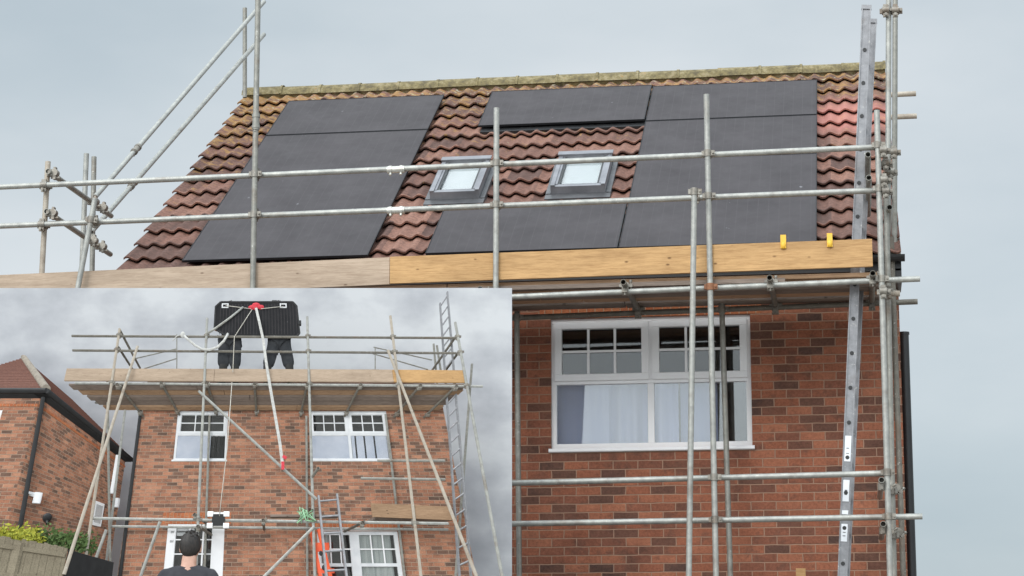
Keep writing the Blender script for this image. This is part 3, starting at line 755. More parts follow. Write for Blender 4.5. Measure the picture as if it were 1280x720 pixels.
# soldier course above the door and lower window
def opn(D): return D
for D in (DOOR,LWIN):
    l=MB(); l.add([(D[0]-.12,-.004,D[3]+.002),(D[1]+.12,-.004,D[3]+.002),(D[1]+.12,-.004,D[3]+.22),(D[0]-.12,-.004,D[3]+.22)],[(0,1,2,3)],oc=[(D[0],D[3],0),(D[1]+.24,D[3],0),(D[1]+.24,D[3]+.2,0),(D[0],D[3]+.2,0)]); l.build('lintel_course',M['soldier'],HI)
# door
D=DOOR; m=MB(); ring(m,D[0],D[1],D[2],D[3],.06,.02,.09)
w1=(D[1]-D[0])
m.bbox((D[0]+.06,.012,D[2]+.06),(D[0]+.17,.07,D[3]-.06)); m.bbox((D[1]-.25,.012,D[2]+.06),(D[1]-.06,.07,D[3]-.06)); 
dr=m.build('door',M['upvc'],HI)
m=MB(); ga,gb=D[0]+.17,D[1]-.25
for k in range(1,4): x=ga+(gb-ga)*k/4; 
for f_ in (.38,): x=ga+(gb-ga)*f_; m.box((x-.012,.03,D[2]+.1),(x+.012,.045,D[3]-.06))
x=gb-.17; m.box((x-.02,.03,D[2]+.1),(x+.012,.045,D[3]-.06))
for k in range(0,7): z=D[3]-.30-k*.27; m.box((ga,.029,z-.011),(gb,.046,z+.011))
m.build('glazing_bars',M['upvc'],dr)
m=MB(); m.box((ga,.05,D[2]+.1),(gb,.055,D[3]-.06)); m.build('pane',M['glass'],dr)
m=MB()
for z in (D[3]-.11,D[3]-.2): m.box((ga,.10,z-.02),(ga+.35,.12,z+.045)) 
m.build('blind_slats',M['upvc_old'],dr)
m=MB(); m.tube((D[1]-.15,-.02,1.05),(D[1]-.15,-.02,1.25),.012,8,hollow=False); m.tube((D[1]-.15,-.02,1.15),(D[1]-.15,.02,1.15),.01,8,hollow=False); m.build('door_handle',M['black'],dr)
m=MB()
for zz in (D[3]-.16,D[3]-.34):
    for k in range(3): m.path([(D[0]+.07+k*.025,.006,zz),(D[0]+.085+k*.025,.006,zz+.03),(D[0]+.08+k*.025,.006,zz-.02)],.004,5)
m.build('scribble_mark',M['black'],dr)
# lower right window: two wide sashes with bars
D=LWIN; m=MB(); ring(m,D[0],D[1],D[2],D[3],.07,.02,.09); mx=D[0]+(D[1]-D[0])*.46; m.bbox((mx-.09,.01,D[2]+.07),(mx+.09,.08,D[3]-.07)); m.box((D[0]+.07,.022,D[3]-.66),(mx-.09,.09,D[3]-.60)); m.box((mx+.09,.022,D[3]-.66),(D[1]-.07,.09,D[3]-.60))
lw=m.build('window',M['upvc_old'],HI)
m=MB()
for (ga,gb) in ((D[0]+.07,mx-.09),(mx+.09,D[1]-.07)):
    for k in (1,2): x=ga+(gb-ga)*k/3; m.box((x-.011,.035,D[3]-.60),(x+.011,.05,D[3]-.07))
    m.box((ga,.034,D[3]-.35),(gb,.051,D[3]-.328))
m.build('glazing_bars',M['upvc'],lw)
m=MB(); m.box((D[0]+.07,.055,D[2]+.07),(mx-.09,.06,D[3]-.07)); m.box((mx+.09,.055,D[2]+.07),(D[1]-.07,.06,D[3]-.07)); m.build('pane',M['glass'],lw)
curtain(lw,mx+.1,D[1]-.1,D[2]+.05,D[3]-.05,.16,M['net'],.03,.12); curtain(lw,D[0]+.1,D[0]+.28,D[2]+.05,D[3]-.05,.16,M['net'],.03,.12)
m=MB(); m.bbox((D[0]+.0,-.05,D[3]+.01),(D[1]+.02,.03,D[3]+.05)); m.build('window_head',M['upvc'],lw)
# curtains in upper windows: dark open sash lines
# downpipe
a=ip(176,512,-.06);b=ip(150,720,-.06); m=MB(); m.tube(a,down(a,b),.034,12); m.build('downpipe',M['black'],HI)
# ground of the small scene
m=MB(); n=14
xs=[-6+i*1.1 for i in range(14)];ys=[-5.2+j*1.0 for j in range(20)]
for i in range(13):
    for j in range(19): m.add([(xs[i],ys[j],0),(xs[i+1],ys[j],0),(xs[i+1],ys[j+1],0),(xs[i],ys[j+1],0)],[(0,1,2,3)])
m.build('paving',M['paving'],None,kind='structure')
# ---- neighbour house
c=iz(50,498,5.15); 
NX,NY=c.x,c.y; print('neigh corner',c)
e=ix(156,580,NX); NH=5.15; BY=max(e.y,NY+3)
print('neigh back',e)
nh=thing('brick_house','neighbouring brick house with hipped red tiled roof behind the wooden fence','house',(NX,NY,0))
w=MB(); LX=NX-2.4
wo=ip(0,508,NY); wo2=ip(4,556,NY)
op=(LX,ip(3.5,512,NY).x,ip(2,556,NY).z,ip(2,512,NY).z)
wall_grid(w,LX,NX,0,NH,[op],lambda a,z,d:(a,NY+d,z))
wall_grid(w,NY,BY,0,NH,[],lambda a,z,d:(NX,a,z),.5)
w.build('wall',M['brick_pale'],nh)
# dentil course
m=MB(); 
m.box((LX,NY-.03,NH-.20),(NX+.03,NY-.003,NH-.14)); m.box((NX+.003,NY-.03,NH-.2),(NX+.03,BY,NH-.14)); m.build('brick_band',M['soldier'],nh)
f=window(nh,op[0],op[1],op[2],op[3],NY,1,mt='upvc',log='glass_sky')
m=MB(); m.box((LX,NY-.22,NH),(NX+.22,NY+.0,NH+.05)); m.box((NX,NY-.22,NH),(NX+.22,BY,NH+.05)); m.build('soffit',M['black'],nh)
m=MB(); m.tube((LX,NY-.26,NH+.05),(NX+.28,NY-.26,NH+.05),.06,10,hollow=False); m.tube((NX+.28,NY-.26,NH+.05),(NX+.28,BY,NH+.05),.06,10,hollow=False); m.build('gutter',M['black'],nh)
# hipped roof: rises to a ridge
r=1.5
def _vy(P):
    d=relief(P)-CAM; return 360-FM*d.dot(UV)/d.dot(FV)
while _vy(Vector((NX+.22-r*1.05,NY-.22+r*1.0,NH+.08+r*.95)))>448 and r<6: r+=.02
print('hip r',r); ap=Vector((NX+.22-r*1.05,NY-.22+r*1.0,NH+.08+r*.95))
m=MB(); nrow=22
def strip(p0,p1,q0,q1,k):
    for i in range(k):
        a0=p0.lerp(q0,i/k);a1=p1.lerp(q1,i/k);b0=p0.lerp(q0,(i+1)/k);b1=p1.lerp(q1,(i+1)/k)
        m.add([a0+Vector((0,0,.03)),a1+Vector((0,0,.03)),b1,b0,a0-Vector((0,0,.01)),a1-Vector((0,0,.01))],[(0,1,2,3),(4,5,1,0)])
strip(Vector((LX,NY-.26,NH+.08)),Vector((NX+.26,NY-.26,NH+.08)),Vector((LX,ap.y,ap.z)),ap,nrow)
strip(Vector((NX+.26,NY-.26,NH+.08)),Vector((NX+.26,BY,NH+.08)),ap,Vector((ap.x,BY,ap.z)),nrow)
m.build('roof',M['ntile'],nh)
m=MB(); m.tube(Vector((NX+.26,NY-.26,NH+.1)),ap+Vector((0,0,.02)),.085,10,hollow=False); m.tube(ap+Vector((0,0,.02)),(LX,ap.y,ap.z+.02),.085,10,hollow=False); m.build('hip_tiles',M['mortar'],nh)
a=ip(54,497,NY-.08);b=ip(24,665,NY-.08); m=MB(); m.tube(a,down(a,b),.04,12); m.build('downpipe',M['black'],nh)
p=ip(48,622,NY-.2) ; m=MB(); 
p=ix(47,622,NX+.16); m.tube(p+Vector((0,0,.1)),p-Vector((0,0,.12)),.075,14,hollow=False); m.tube(p+Vector((-.14,-.05,.06)),p,.025,8,hollow=False); m.bar(p+Vector((-.3,-.28,.1)),p+Vector((0,0,.06)),.05,.05); m.build('floodlight',M['upvc'],None,label='white cylindrical security light on the corner of the neighbouring brick house',cat='light')
p=ix(59,647,NX+.08); m=MB(); m.ball(p,.09,.09,.10); m.tube(p+Vector((0,0,-.05)),p+Vector((.08,-.08,-.14)),.03,8,hollow=False); m.build('wall_lamp',M['black'],None,label='small black wall lamp low on the side of the neighbouring house',cat='light')
# white window and boiler box far on side walls
p=ix(122,632,NX+.01);q=ix(128,655,NX+.01)
m=MB(); m.box((NX+.003,p.y-.25,q.z-.1),(NX+.05,p.y+.35,p.z+.1)); m.build('window_frame',M['upvc'],nh)
m=MB(); m.box((NX+.051,p.y-.16,q.z-.02),(NX+.056,p.y+.26,p.z+.02)); m.build('pane',M['glass'],nh)
p=ip(143,590,3.0); m=MB()
# satellite / vent box on the gable of the near house (left side)
for (x,y,w_,h_) in ((143,592,.035,.45),(144,628,.06,.10)):
    q=ip(x,y,.6); m.box((q.x-w_,.6,q.z-h_),(q.x+w_,.7,q.z+h_))
m.build('meter_box',M['upvc'],None,label='tall narrow white box fixed between the two houses behind the left poles',cat='box')
# ---- fence and hedge
FYc=-3.0
p=ip(-8,669,FYc);q=ip(84,684,FYc+.6)
fe=thing('fence','weathered grey close boarded wooden fence at the bottom left','fence',((p.x+q.x)/2,p.y,0))
m=MB(); nb=20
for i in range(nb):
    a=p.lerp(q,i/nb);b=p.lerp(q,(i+.93)/nb); yy=.012*(i%2); z=random.uniform(-.012,.012)
    m.prism([(a.x,a.y+yy,0),(b.x,b.y+yy,0),(b.x,b.y+yy,b.z+z),(a.x,a.y+yy,a.z+z)],(0,.02,0))
m.build('boards',M['fence'],fe)
m=MB(); m.bar(p+Vector((0,-.03,-.10)),q+Vector((0,-.03,-.10)),.045,.05); m.bar(p+Vector((0,-.035,-.42)),q+Vector((0,-.035,-.42)),.045,.07); m.build('rail',M['fence'],fe)
for t_ in (.36,):
    a=p.lerp(q,t_); m=MB(); m.bbox((a.x-.045,a.y-.07,0),(a.x+.045,a.y-.005,a.z-.04)); m.build('post',M['fence'],fe)
q2=ip(142,703,FYc+1.9); a=q+Vector((.01,.02,-.03))
m=MB(); nb=14
for i in range(nb):
    u=a.lerp(q2,i/nb);v=a.lerp(q2,(i+.95)/nb); m.prism([(u.x,u.y,0),(v.x,v.y,0),(v.x,v.y,v.z),(u.x,u.y,u.z)],(0,.02,0))
m.build('fence',M['black'],None,label='black boarded fence section running back between the two houses',cat='fence')
def leaves(p,q,n,sz,spread,m_,name,lab,cat,th=.3):
    mb=MB()
    for i in range(n):
        t_=random.random(); c=p.lerp(q,t_)+Vector((random.gauss(0,.03),random.uniform(0,th),random.gauss(0,1)*spread+.05*math.sin(t_*19)))
        a1=Vector((random.gauss(0,1),random.gauss(0,1),random.gauss(0,1))).normalized(); b1=a1.cross(Vector((random.gauss(0,1),random.gauss(0,1),random.gauss(0,1)))).normalized()
        s_=sz*random.uniform(.6,1.3)
        mb.add([c-a1*s_,c+b1*s_*.5,c+a1*s_,c-b1*s_*.5],[(0,1,2,3)])
    return mb.build(name,M[m_],None,label=lab,cat=cat)
a=ip(-8,668,-2.75);b=ip(40,672,-2.5)
leaves(a,b,900,.035,.045,'leaf','hedge','bright yellow green hedge top above the grey wooden fence','hedge')
a=ip(38,672,-2.4);b=ip(106,680,-1.6)
leaves(a,b,1300,.035,.07,'leaf2','shrub','darker green shrub sprawling over the fence beside the neighbouring house','shrub',.5)
# ---- scaffold of the small scene
SI=thing('scaffold','galvanised tube scaffold with a boarded platform round the house under grey clouds','scaffold',(3,-1,0))
s=Scaf(SI)
def istd(x0,y0,x1,y1,Y,Y2=None,m='galv',ext=True,name='standard',r=.0242):
    p=ip(x0,y0,Y);q=ip(x1,y1,Y if Y2 is None else Y2)
    if ext: q=down(p,q)
    s.t(name,p,q,m,r); return p,q
i1=istd(149.6,411,104,718,fy,m='galv_tan')
i2=istd(259,398,247,665,fy)
i3=istd(384,396,393,700,fy)
i4=istd(488,395,526,718,fy,m='galv_tan')
i5=istd(569,403,591,522,fy)
istd(172,433,80,718,fy-.1,fy-.9,m='galv_tan',ext=False,name='raker')
istd(485,438,575,668,fy-.1,fy-.5,m='galv_tan',name='raker')
istd(134,466,137,660,-.6,m='galv_dull'); istd(157,507,131,718,-.25,m='galv'); istd(590,455,585,520,-.3,m='galv_dull')
istd(262,520,256,700,-.25,m='galv_dull'); istd(383,520,384,700,-.25,m='galv_dull'); istd(482,518,495,629,-.25,m='galv_dull')
def irail(x0,y0,x1,y1,Y,m='galv_dull',name='guard_rail',Y2=None,r=.0242):
    p=ip(x0,y0,Y);q=ip(x1,y1,Y if Y2 is None else Y2); s.t(name,p,q,m,r); return p,q
j1=irail(90,420,570,422.5,fy+.05,m='galv_dark'); j2=irail(91,438,570,441.5,fy+.05,m='galv_dark')
j3=irail(94,479,603,483,fy+.05,'galv','ledger'); j4=irail(119,503.5,556,502,-.3,'galv_dull','ledger')
k1=irail(114,648,560,654.5,fy+.05,'galv','ledger'); k2=irail(137,658,560,662,-.35,'galv','ledger')
irail(472,576,556,576,fy+.05,'galv_dull','ledger'); irail(451,598,556,599.5,fy+.05,'galv_dull','ledger')
irail(248.5,489,395.5,624,fy-.06,'galv','brace'); irail(393,658,326,725,fy-.06,'galv','brace'); irail(200,652,174,725,fy,'galv','brace'); irail(133,662,110,725,fy,'galv','brace')
for st_ in (i1,i2,i3,i4,i5):
    for rl in (j1,j2,j3): cross(st_,rl)
for st_ in (i2,i3,i4): cross(st_,k1)
# returns at both ends
for (x,y,x2,y2) in ((150,413,175,460),(148,434,166,462)): irail(x,y,x2,y2,fy,'galv_dark','return_rail',.0)
for (x,y,x2,y2) in ((571,419,538,466),(574,439,555,466)): irail(x,y,x2,y2,fy,'galv_dark','return_rail',.3)
istd(542,430,550,520,.2,m='galv_dull',ext=False); istd(546,432,552,470,.0,m='galv_dull',ext=False)
for (a,b) in (((170,448),(221,436)),((180,461),(221,448))): irail(*a,*b,.6,'galv_dull','gable_rail',.6,.016)
for (a,b) in (((467,434),(540,450)),((466,442),(535,462))): irail(*a,*b,.6,'galv_dull','gable_rail',.6,.016)
istd(221,418,221,462,.6,m='galv_dull',ext=False,r=.014); istd(469,434,469,462,.6,m='galv_dull',ext=False,r=.014)
# transoms
for (x,y) in ((146,480),(201,478),(258,478),(318,479),(384,480),(451,480),(526,481),(571,482)):
    p=ip(x,y,fy-.06); q=Vector((p.x,-.05,p.z)); s.t('transom',p,q,'galv_dark'); s.c(p+Vector((0,.08,-.04)),rx,(0,1,0),(0,0,.04)); s.c(q+Vector((0,-.2,-.04)),rx,(0,1,0),(0,0,.04))
for (x,y) in ((243,643),(329,650),(454,653),(247,658)):
    p=ip(x,y,fy-.1); s.t('transom',p,(p.x,-.1,p.z),'galv_dark'); s.c(p+Vector((0,.1,-.04)),rx,(0,1,0),(0,0,.04))
p=ip(398,585,fy-.5); q=ip(389,598,fy+.1); s.t('short_tube',p,q,'galv_dull')
# deck boards of small scene
zt2=ip(258,478,fy-.06).z+.026
for k in range(5):
    y0=fy+.10+k*.24; m=MB(); 
    jj=1.4+k*.5
    for a,b in ((-1.02+.06*k,jj-.006),(jj+.006,6.55+.06*(k%2))):
        m.bbox((a,y0,zt2+.014*(k%2)),(b,y0+.20,zt2+.038+.014*(k%2)),.004)
    m.build('deck_board',M[('deck_old','deck','deck_old','deck_old','deck')[k]],None,label=['outermost deck board under the workers, behind the pale toe boards','second deck board out from the edge under the workers','middle deck board of the platform under the workers','fourth deck board under the workers, next but one to the house wall','innermost deck board beneath the workers, nearest the wall'][k],cat='board',group='deck boards of the platform the workers stand on')
def iboard(x0,y0,x1,y1,Y,h_,m_,lab,name='toe_board',grp=None):
    p=ip(x0,y0,Y);q=ip(x1,y1,Y); m=MB(); d=(q-p).normalized(); m.box((0,0,-h_),((q-p).length,.038,0),(d,Vector((0,1,0)),Vector((0,0,1))),p)
    return m.build(name,M[m_],None,label=lab,cat='board',group=grp)
g1='toe boards of the platform the workers stand on'
hh=(ip(258,460,fy+.03)-ip(258,475,fy+.03)).length
iboard(83.5,460.5,268,461,fy+.03,hh,'pine_pale','pale toe board left of and below the left worker','toe_board',g1)
iboard(268.5,461,490,462,fy+.028,hh,'pine_pale','toe board below the right worker, middle one of the three','toe_board',g1)
iboard(490.5,462,579.6,462.8,fy+.03,hh,'pine','yellower toe board at the right end by the vertical ladder','toe_board',g1)
iboard(464,629,562,633,fy+.03,(ip(470,629,fy)-ip(470,646,fy)).length,'deck','grey brown board on edge above the lower right window','scaffold_board')
p=ip(338,647,fy+.2);q=ip(400,650,fy+.2); m=MB(); m.bbox((p.x,fy+.1,p.z),(q.x+.3,fy+.33,p.z+.04)); m.build('plank',M['deck_old'],None,label='short grey plank on the lower scaffold lift left of the leaning ladder',cat='board')
p=ip(462,652,-.9);q=ip(560,652,-.9); m=MB(); m.bbox((p.x,-1.2,p.z),(q.x,-.7,p.z+.04)); m.build('plank',M['deck_old'],None,label='lower deck plank lying under the grey brown edge board on the right',cat='board')
# ---- ladders
def ladder(a0,a1,b0,b1,Y0,Y1,lab,m_='alu',vs=None,w=.06,ext=True):
    A=ip(*a0,Y0);A2=ip(*a1,Y1);B=ip(*b0,Y0);B2=ip(*b1,Y1)
    if ext: A2=down(A,A2);B2=down(B,B2)
    L=thing('ladder',lab,'ladder',(A2+B2)/2)
    for p,q in ((A,A2),(B,B2)):
        m=MB(); m.bar(p,q,w*.5,w,Vector((0,1,0))); m.build('stile',M[m_],L)
    m=MB(); n=int((A-A2).length/.27)
    for k in range(n):
        t_=(k+.35)/n; m=MB(); m.tube(A.lerp(A2,t_),B.lerp(B2,t_),.016,8,hollow=False); m.build('rung',M[m_],L)
    return L
ladder((398,620),(408,721),(421,618),(433,721),fy-.10,fy-.55,'silver ladder leaning on the lower scaffold lift in front of the ground floor window')
ladder((550,379),(560,520),(559,365),(572,520),-.95,-1.0,'silver ladder rising above the right end of the platform with the workers',w=.05)
# orange-red step ladder folded against the poles
A=ip(387,662,fy+.25);B=ip(399,725,fy+.1)
L=thing('stepladder','bright orange red folded stepladder behind the silver leaning ladder','ladder',(A.x,fy,0))
for dx in (0,.17):
    m=MB(); p=A+Vector((dx*.75+.02,0,0)); q=down(A,B)+Vector((dx*1.3+.05,0,0)); m.bar(p,q,.05,.10,Vector((0,1,0))); m.build('stile',M['orange'],L)
m=MB()
for k in range(6):
    t_=.12+k*.15; p=A.lerp(down(A,B),t_); m=MB(); m.bar(p+Vector((-.0,-.0,0)),p+Vector((.26,0,0)),.08,.07 if k%2 else .14); m.build('tread',M['orange'],L)
m=MB()
for k in range(3):
    p=A.lerp(down(A,B),.16+k*.09)+Vector((.1,-.06,0)); m.ball(p,.03,.01,.04)
m.build('holes',M['black'],L)
# ---- hoist, straps and ropes
pul=ip(273,650,fy-.04)
hb=thing('pulley_block','white framed pulley block with black centre clamped on the lower rail left of centre','pulley',pul)
m=MB(); m.box((-.10,-.03,-.09),(.10,.03,.09),(Vector((1,0,0)),Vector((0,1,0)),Vector((0,0,1))),pul); m.build('body',M['black'],hb)
m=MB()
for dx in (-.13,.13):
    for dz in (-.09,.09): m.bbox((pul.x+dx-.045,pul.y-.05,pul.z+dz-.04),(pul.x+dx+.045,pul.y+.02,pul.z+dz+.04),.012)
m.box((-.13,-.02,.09),(.13,.02,.12),(Vector((1,0,0)),Vector((0,1,0)),Vector((0,0,1))),pul); m.build('bracket',M['upvc'],hb)
m=MB(); m.path([ip(290,478,fy-.12),ip(284,560,fy-.12),ip(277,620,fy-.1),ip(274,648,fy-.06)],.007,6); m.build('rope',M['rope'],None,label='thin pale rope hanging from the platform down to the white pulley block',cat='rope')
# ---- the lifted solar panel (back view) and the two workers
PY=fy+.28
c=[(268,384),(275,377.5),(369,377.5),(374,385),(375.5,419),(268,419.5)]
c=[(269.5,384),(276,378),(366,378),(371,383.5),(374.5,417),(371,420.5),(284,421),(268,411)]
m=MB(); pts=[ip(x,y,PY-.18+.0) for x,y in c]
SP=thing('solar_panel','dark solar panel held up on edge above the guard rails by two workers','solar panel',pts[-2])
m.prism(pts,(0,.035,0)); m.build('back_sheet',M['solar_frame'],SP)
m=MB(); 
for i in range(len(pts)): m.bar(pts[i]+Vector((0,-.01,0)),pts[(i+1)%len(pts)]+Vector((0,-.01,0)),.03,.03,Vector((0,1,0)))
m.build('frame',M['black'],SP)
m=MB()
for i in range(26):
    x=276+i*3.75; m.bar(ip(x,380,PY-.19),ip(x+(x-321)*.035,418,PY-.19),.010,.006,Vector((0,1,0)))
m.build('ribs',M['solar'],SP)
for x in (281.5,354):
    p=ip(x,382.5,PY-.2); m=MB(); ring(m,p.x-.07,p.x+.07,p.z-.055,p.z+.055,.022,p.y-.02,p.y+.0); m.build('handle_slot',M['upvc_old'],SP)
m=MB(); p=ip(374,404,PY-.2); m.box((p.x-.03,p.y-.03,p.z-.05),(p.x+.04,p.y+.03,p.z+.05)); p=ip(343,377,PY-.2); m.box((p.x-.05,p.y-.02,p.z-.02),(p.x+.05,p.y+.03,p.z+.02)); m.build('corner_clip',M['black'],SP)
hk=ip(320,383,PY-.25)
m=MB(); 
for dx,dz,rr in ((-.09,-.03,.07),(0,.03,.085),(.10,-.02,.07),(-.02,-.04,.06)): m.ball(hk+Vector((dx,0,dz)),rr,.05,rr*.6)
hs=thing('lifting_sling','red and white lifting sling knotted over the top of the raised solar panel','sling',hk)
m.build('red_knot',M['red'],hs)
m=MB(); pp=[ip(320,385,PY-.3),ip(324,402,PY-.4),ip(329,425,fy-.15),ip(333,455,fy-.2),ip(337,480,fy-.2),ip(344,520,fy-.2),ip(350,555,fy-.2),ip(353.5,584,fy-.2)]
for i in range(len(pp)-1): m.bar(pp[i],pp[i+1],.05,.014,Vector((0,1,0)))
m.build('white_strap',M['strap'],hs)
m=MB(); m.bar(ip(353.5,570,fy-.21),ip(358,573,fy-.21),.05,.02,Vector((0,1,0))); m.bar(ip(353.5,577,fy-.22),ip(353.5,587,fy-.22),.05,.02,Vector((0,1,0))); m.build('strap_end',M['red'],hs)
m=MB(); m.path([ip(315,387,PY-.3),ip(304,404,PY-.3),ip(293,421,PY-.3),ip(291,465,fy-.1)],.008,6); m.path([ip(326,386,PY-.28),ip(354,383,PY-.28)],.007,6); m.path([ip(314,386,PY-.28),ip(282,382,PY-.28)],.007,6); m.build('cord',M['rope'],hs)
m=MB(); m.path([ip(304,384,PY-.3),ip(288,397,PY-.3),ip(270,410,fy-.1),ip(259,417,fy-.08)],.022,8); 
m.build('tube_arm',M['galv'],None,label='grey tube reaching from a pole up to the raised solar panel',cat='tube')
m=MB(); P=[(228,418),(236,425),(244,432),(252,436.5),(262,437.5),(272,434),(280,426),(285,417)]
m.path([ip(x,y,fy-.12) for x,y in P],.025,8); m.path([ip(228,418,fy-.12),ip(221,420,fy-.1),ip(216,426,fy-.1)],.01,6); m.ball(ip(228.5,418.5,fy-.12),.045,.04,.07); m.build('hose',M['strap'],None,label='grey white hose drooping in a loop over the guard rail beside the left worker',cat='hose')
m=MB()
kc=ip(383,640,fy-.06)
pts=[kc+Vector((random.uniform(-.16,.16),random.uniform(-.05,.03),random.uniform(-.20,.20))) for _ in range(26)]
m.path(pts,.012,6); m.build('rope',M['green'],None,label='tangle of green rope tied round the pole above the lower lift',cat='rope')
# ---- people
def skin(nodes,edges,sub=2):
    me=bpy.data.meshes.new('tmp'); names=list(nodes); idx={n:i for i,n in enumerate(names)}
    me.from_pydata([nodes[n][0] for n in names],[(idx[a],idx[b]) for a,b in edges],[])
    o=bpy.data.objects.new('tmp',me); COL.objects.link(o)
    md=o.modifiers.new('s','SKIN'); md.use_smooth_shade=True; md.branch_smoothing=.4
    for i,n in enumerate(names):
        sv=me.skin_vertices[0].data[i]; r=nodes[n][1]; sv.radius=(r,r) if not isinstance(r,tuple) else r
        sv.use_root=(i==0)
    s2=o.modifiers.new('u','SUBSURF'); s2.levels=sub; s2.render_levels=sub
    dg=bpy.context.evaluated_depsgraph_get(); ev=o.evaluated_get(dg); m2=ev.to_mesh()
    vs=[Vector(v.co) for v in m2.vertices]; fs=[tuple(p.vertices) for p in m2.polygons]
    ev.to_mesh_clear(); bpy.data.objects.remove(o); bpy.data.meshes.remove(me)
    return vs,fs
def hand_nodes(nodes,edges,w,dirn,side,key,elbow):
    """palm and five curled fingers from wrist w going along dirn"""
    d=Vector(dirn).normalized(); sdv=Vector(side).normalized(); n=d.cross(sdv).normalized()
    nodes[key+'palm']=(w+d*.06,(.030,.018)); edges.append((elbow,key+'palm'))
    for k in range(4):
        b=w+d*.09+sdv*(.027-.018*k); L=(.065,.075,.07,.055)[k]
        nodes[key+f'f{k}a']=(b,.010);nodes[key+f'f{k}b']=(b+d*L*.5+n*.006,.009);nodes[key+f'f{k}c']=(b+d*L*.75+n*.03,.008)
        edges+= [(key+'palm',key+f'f{k}a'),(key+f'f{k}a',key+f'f{k}b'),(key+f'f{k}b',key+f'f{k}c')]
    b=w+d*.04+sdv*.035
    nodes[key+'ta']=(b,.011);nodes[key+'tb']=(b+d*.03+sdv*.02,.010);nodes[key+'tc']=(b+d*.055+sdv*.018+n*.015,.009)
    edges+= [(key+'palm',key+'ta'),(key+'ta',key+'tb'),(key+'tb',key+'tc')]
def person(o,face,lab,armsup=False,tilt=0,shorts=False,scale=1.0,knee=(0,0),cap=None):
    """o feet position, face +1 looks towards +Y (away), -1 towards the camera"""
    o=Vector(o); f=Vector((0,face,0)); r=Vector((face,0,0)); S=scale
    def P(x,y,z): return o+r*(x*S)+f*(y*S)+Vector((0,0,z*S))
    t=thing('person',lab,'person',o)
    nd={};ed=[]
    def node(n,x,y,z,rad): nd[n]=(P(x,y,z),rad*S if not isinstance(rad,tuple) else tuple(a*S for a in rad))
    node('pel',0,0,.95,(.15,.11)); node('waist',0,.0,1.10,(.145,.10)); node('chest',0,.0,1.30,(.175,.115)); node('neckb',0,-.01,1.46,(.09,.08)); node('neck',0,0,1.54,.064); node('hd',0,.01,1.60,.065)
    ed+=[('pel','waist'),('waist','chest'),('chest','neckb'),('neckb','neck'),('neck','hd')]
    for sd,k in ((-1,'l'),(1,'r')):
        kx=knee[0 if sd<0 else 1]
        node(k+'hip',sd*.095,0,.88,.095);node(k+'kn',sd*.12+kx,.03,.49,.060);node(k+'an',sd*.13+kx,-.02,.10,.043);node(k+'ball',sd*.15+kx,.10,.045,.040);node(k+'toe',sd*.155+kx,.17,.035,.03)
        ed+=[('pel',k+'hip'),(k+'hip',k+'kn'),(k+'kn',k+'an'),(k+'an',k+'ball'),(k+'ball',k+'toe')]
        node(k+'sh',sd*.19,0,1.425,.066)
        if armsup: node(k+'el',sd*.25,.02,1.16,.045);node(k+'wr',sd*.20,.13,1.26,.030);dv=f*.3+Vector((0,0,1))
        else: node(k+'el',sd*.27,-.03,1.14,.045);node(k+'wr',sd*.29,.06,.88,.030);dv=Vector((0,0,-1))+f*.25
        ed+=[('chest',k+'sh'),(k+'sh',k+'el'),(k+'el',k+'wr')]
        hand_nodes(nd,ed,nd[k+'wr'][0],dv,r*(-sd) if not armsup else r*(-sd),k+'h',k+'wr')
    vs,fs=skin(nd,ed); m=MB(); m.add(vs,fs,True)
    # head, looking up by tilt
    hc=P(0,.02,1.64); rot=Matrix.Rotation(-tilt*face if face>0 else tilt,3,'X')
    rot=Matrix.Rotation(tilt*face,3,'X')
    def hf(p):
        q=p.copy()
        if p.z<0: q.x*=1-.22*(-p.z); 
        q.y*=1+.10*p.z
        return q
    m.ball(hc,.078*S,.098*S,.118*S,20,14,rot,hf)
    F=rot@f;Rr=r;Up=rot@Vector((0,0,1))
    m.ball(hc+F*.098*S-Up*.015*S,.015*S,.022*S,.028*S,10,8)
    for sd in (-1,1): m.ball(hc+Rr*sd*.080*S-Up*.01*S,.012*S,.022*S,.034*S,10,8)
    body=m.build('body',M['skin'],t)
    m=MB()
    for sd in (-1,1): m.ball(hc+F*.088*S+Rr*sd*.032*S+Up*.012*S,.013*S,.010*S,.008*S,8,6)
    m.bar(hc+F*.096*S-Up*.06*S-Rr*.022*S,hc+F*.096*S-Up*.06*S+Rr*.022*S,.008*S,.008*S); m.build('eyes_and_mouth',M['hair'],t)
    # hair: cap over back and crown, uneven
    m=MB()
    def hr(p):
        q=p.copy(); fr=p.y*face
        if p.z<-.35: q*= .93 if fr<.1 else .80
        elif fr>.45 and p.z<.45: q*=.86
        else: q*=1+.03*math.sin(9*p.x+3*p.z)+.025*math.sin(13*p.y+7*p.x)
        if p.z<0: q.x*=1-.20*(-p.z)
        return q
    m.ball(hc+Up*.012*S-F*.010*S,.086*S,.106*S,.120*S,24,16,rot,hr)
    for k in range(30):
        a=random.uniform(0,6.28);b=random.uniform(0,1.0); dv=Vector((math.sin(b)*math.cos(a),math.sin(b)*math.sin(a),math.cos(b))); dv=rot@Vector((dv.x*.084,dv.y*.104,dv.z*.120))*S
        c=hc+Up*.012*S+dv; m.tube(c,c+dv.normalized()*.006*S+Rr*random.uniform(-.02,.03)*S-Up*.01*S,.012*S,6,.004*S,hollow=False)
    m.build('hair',M['hair'],t)
    # clothes
    def cloth(names,edges,grow,name,mt):
        n2={k:(nd[k][0],tuple(a+grow*S for a in nd[k][1]) if isinstance(nd[k][1],tuple) else nd[k][1]+grow*S) for k in names}
        return n2
    n2=cloth(['pel','waist','chest','neckb','lsh','rsh'],None,.018,'',0)
    n2['neckb']=(P(0,-.015,1.50),.092*S)
    n2['pel']=(P(0,0,.90),.15*S)
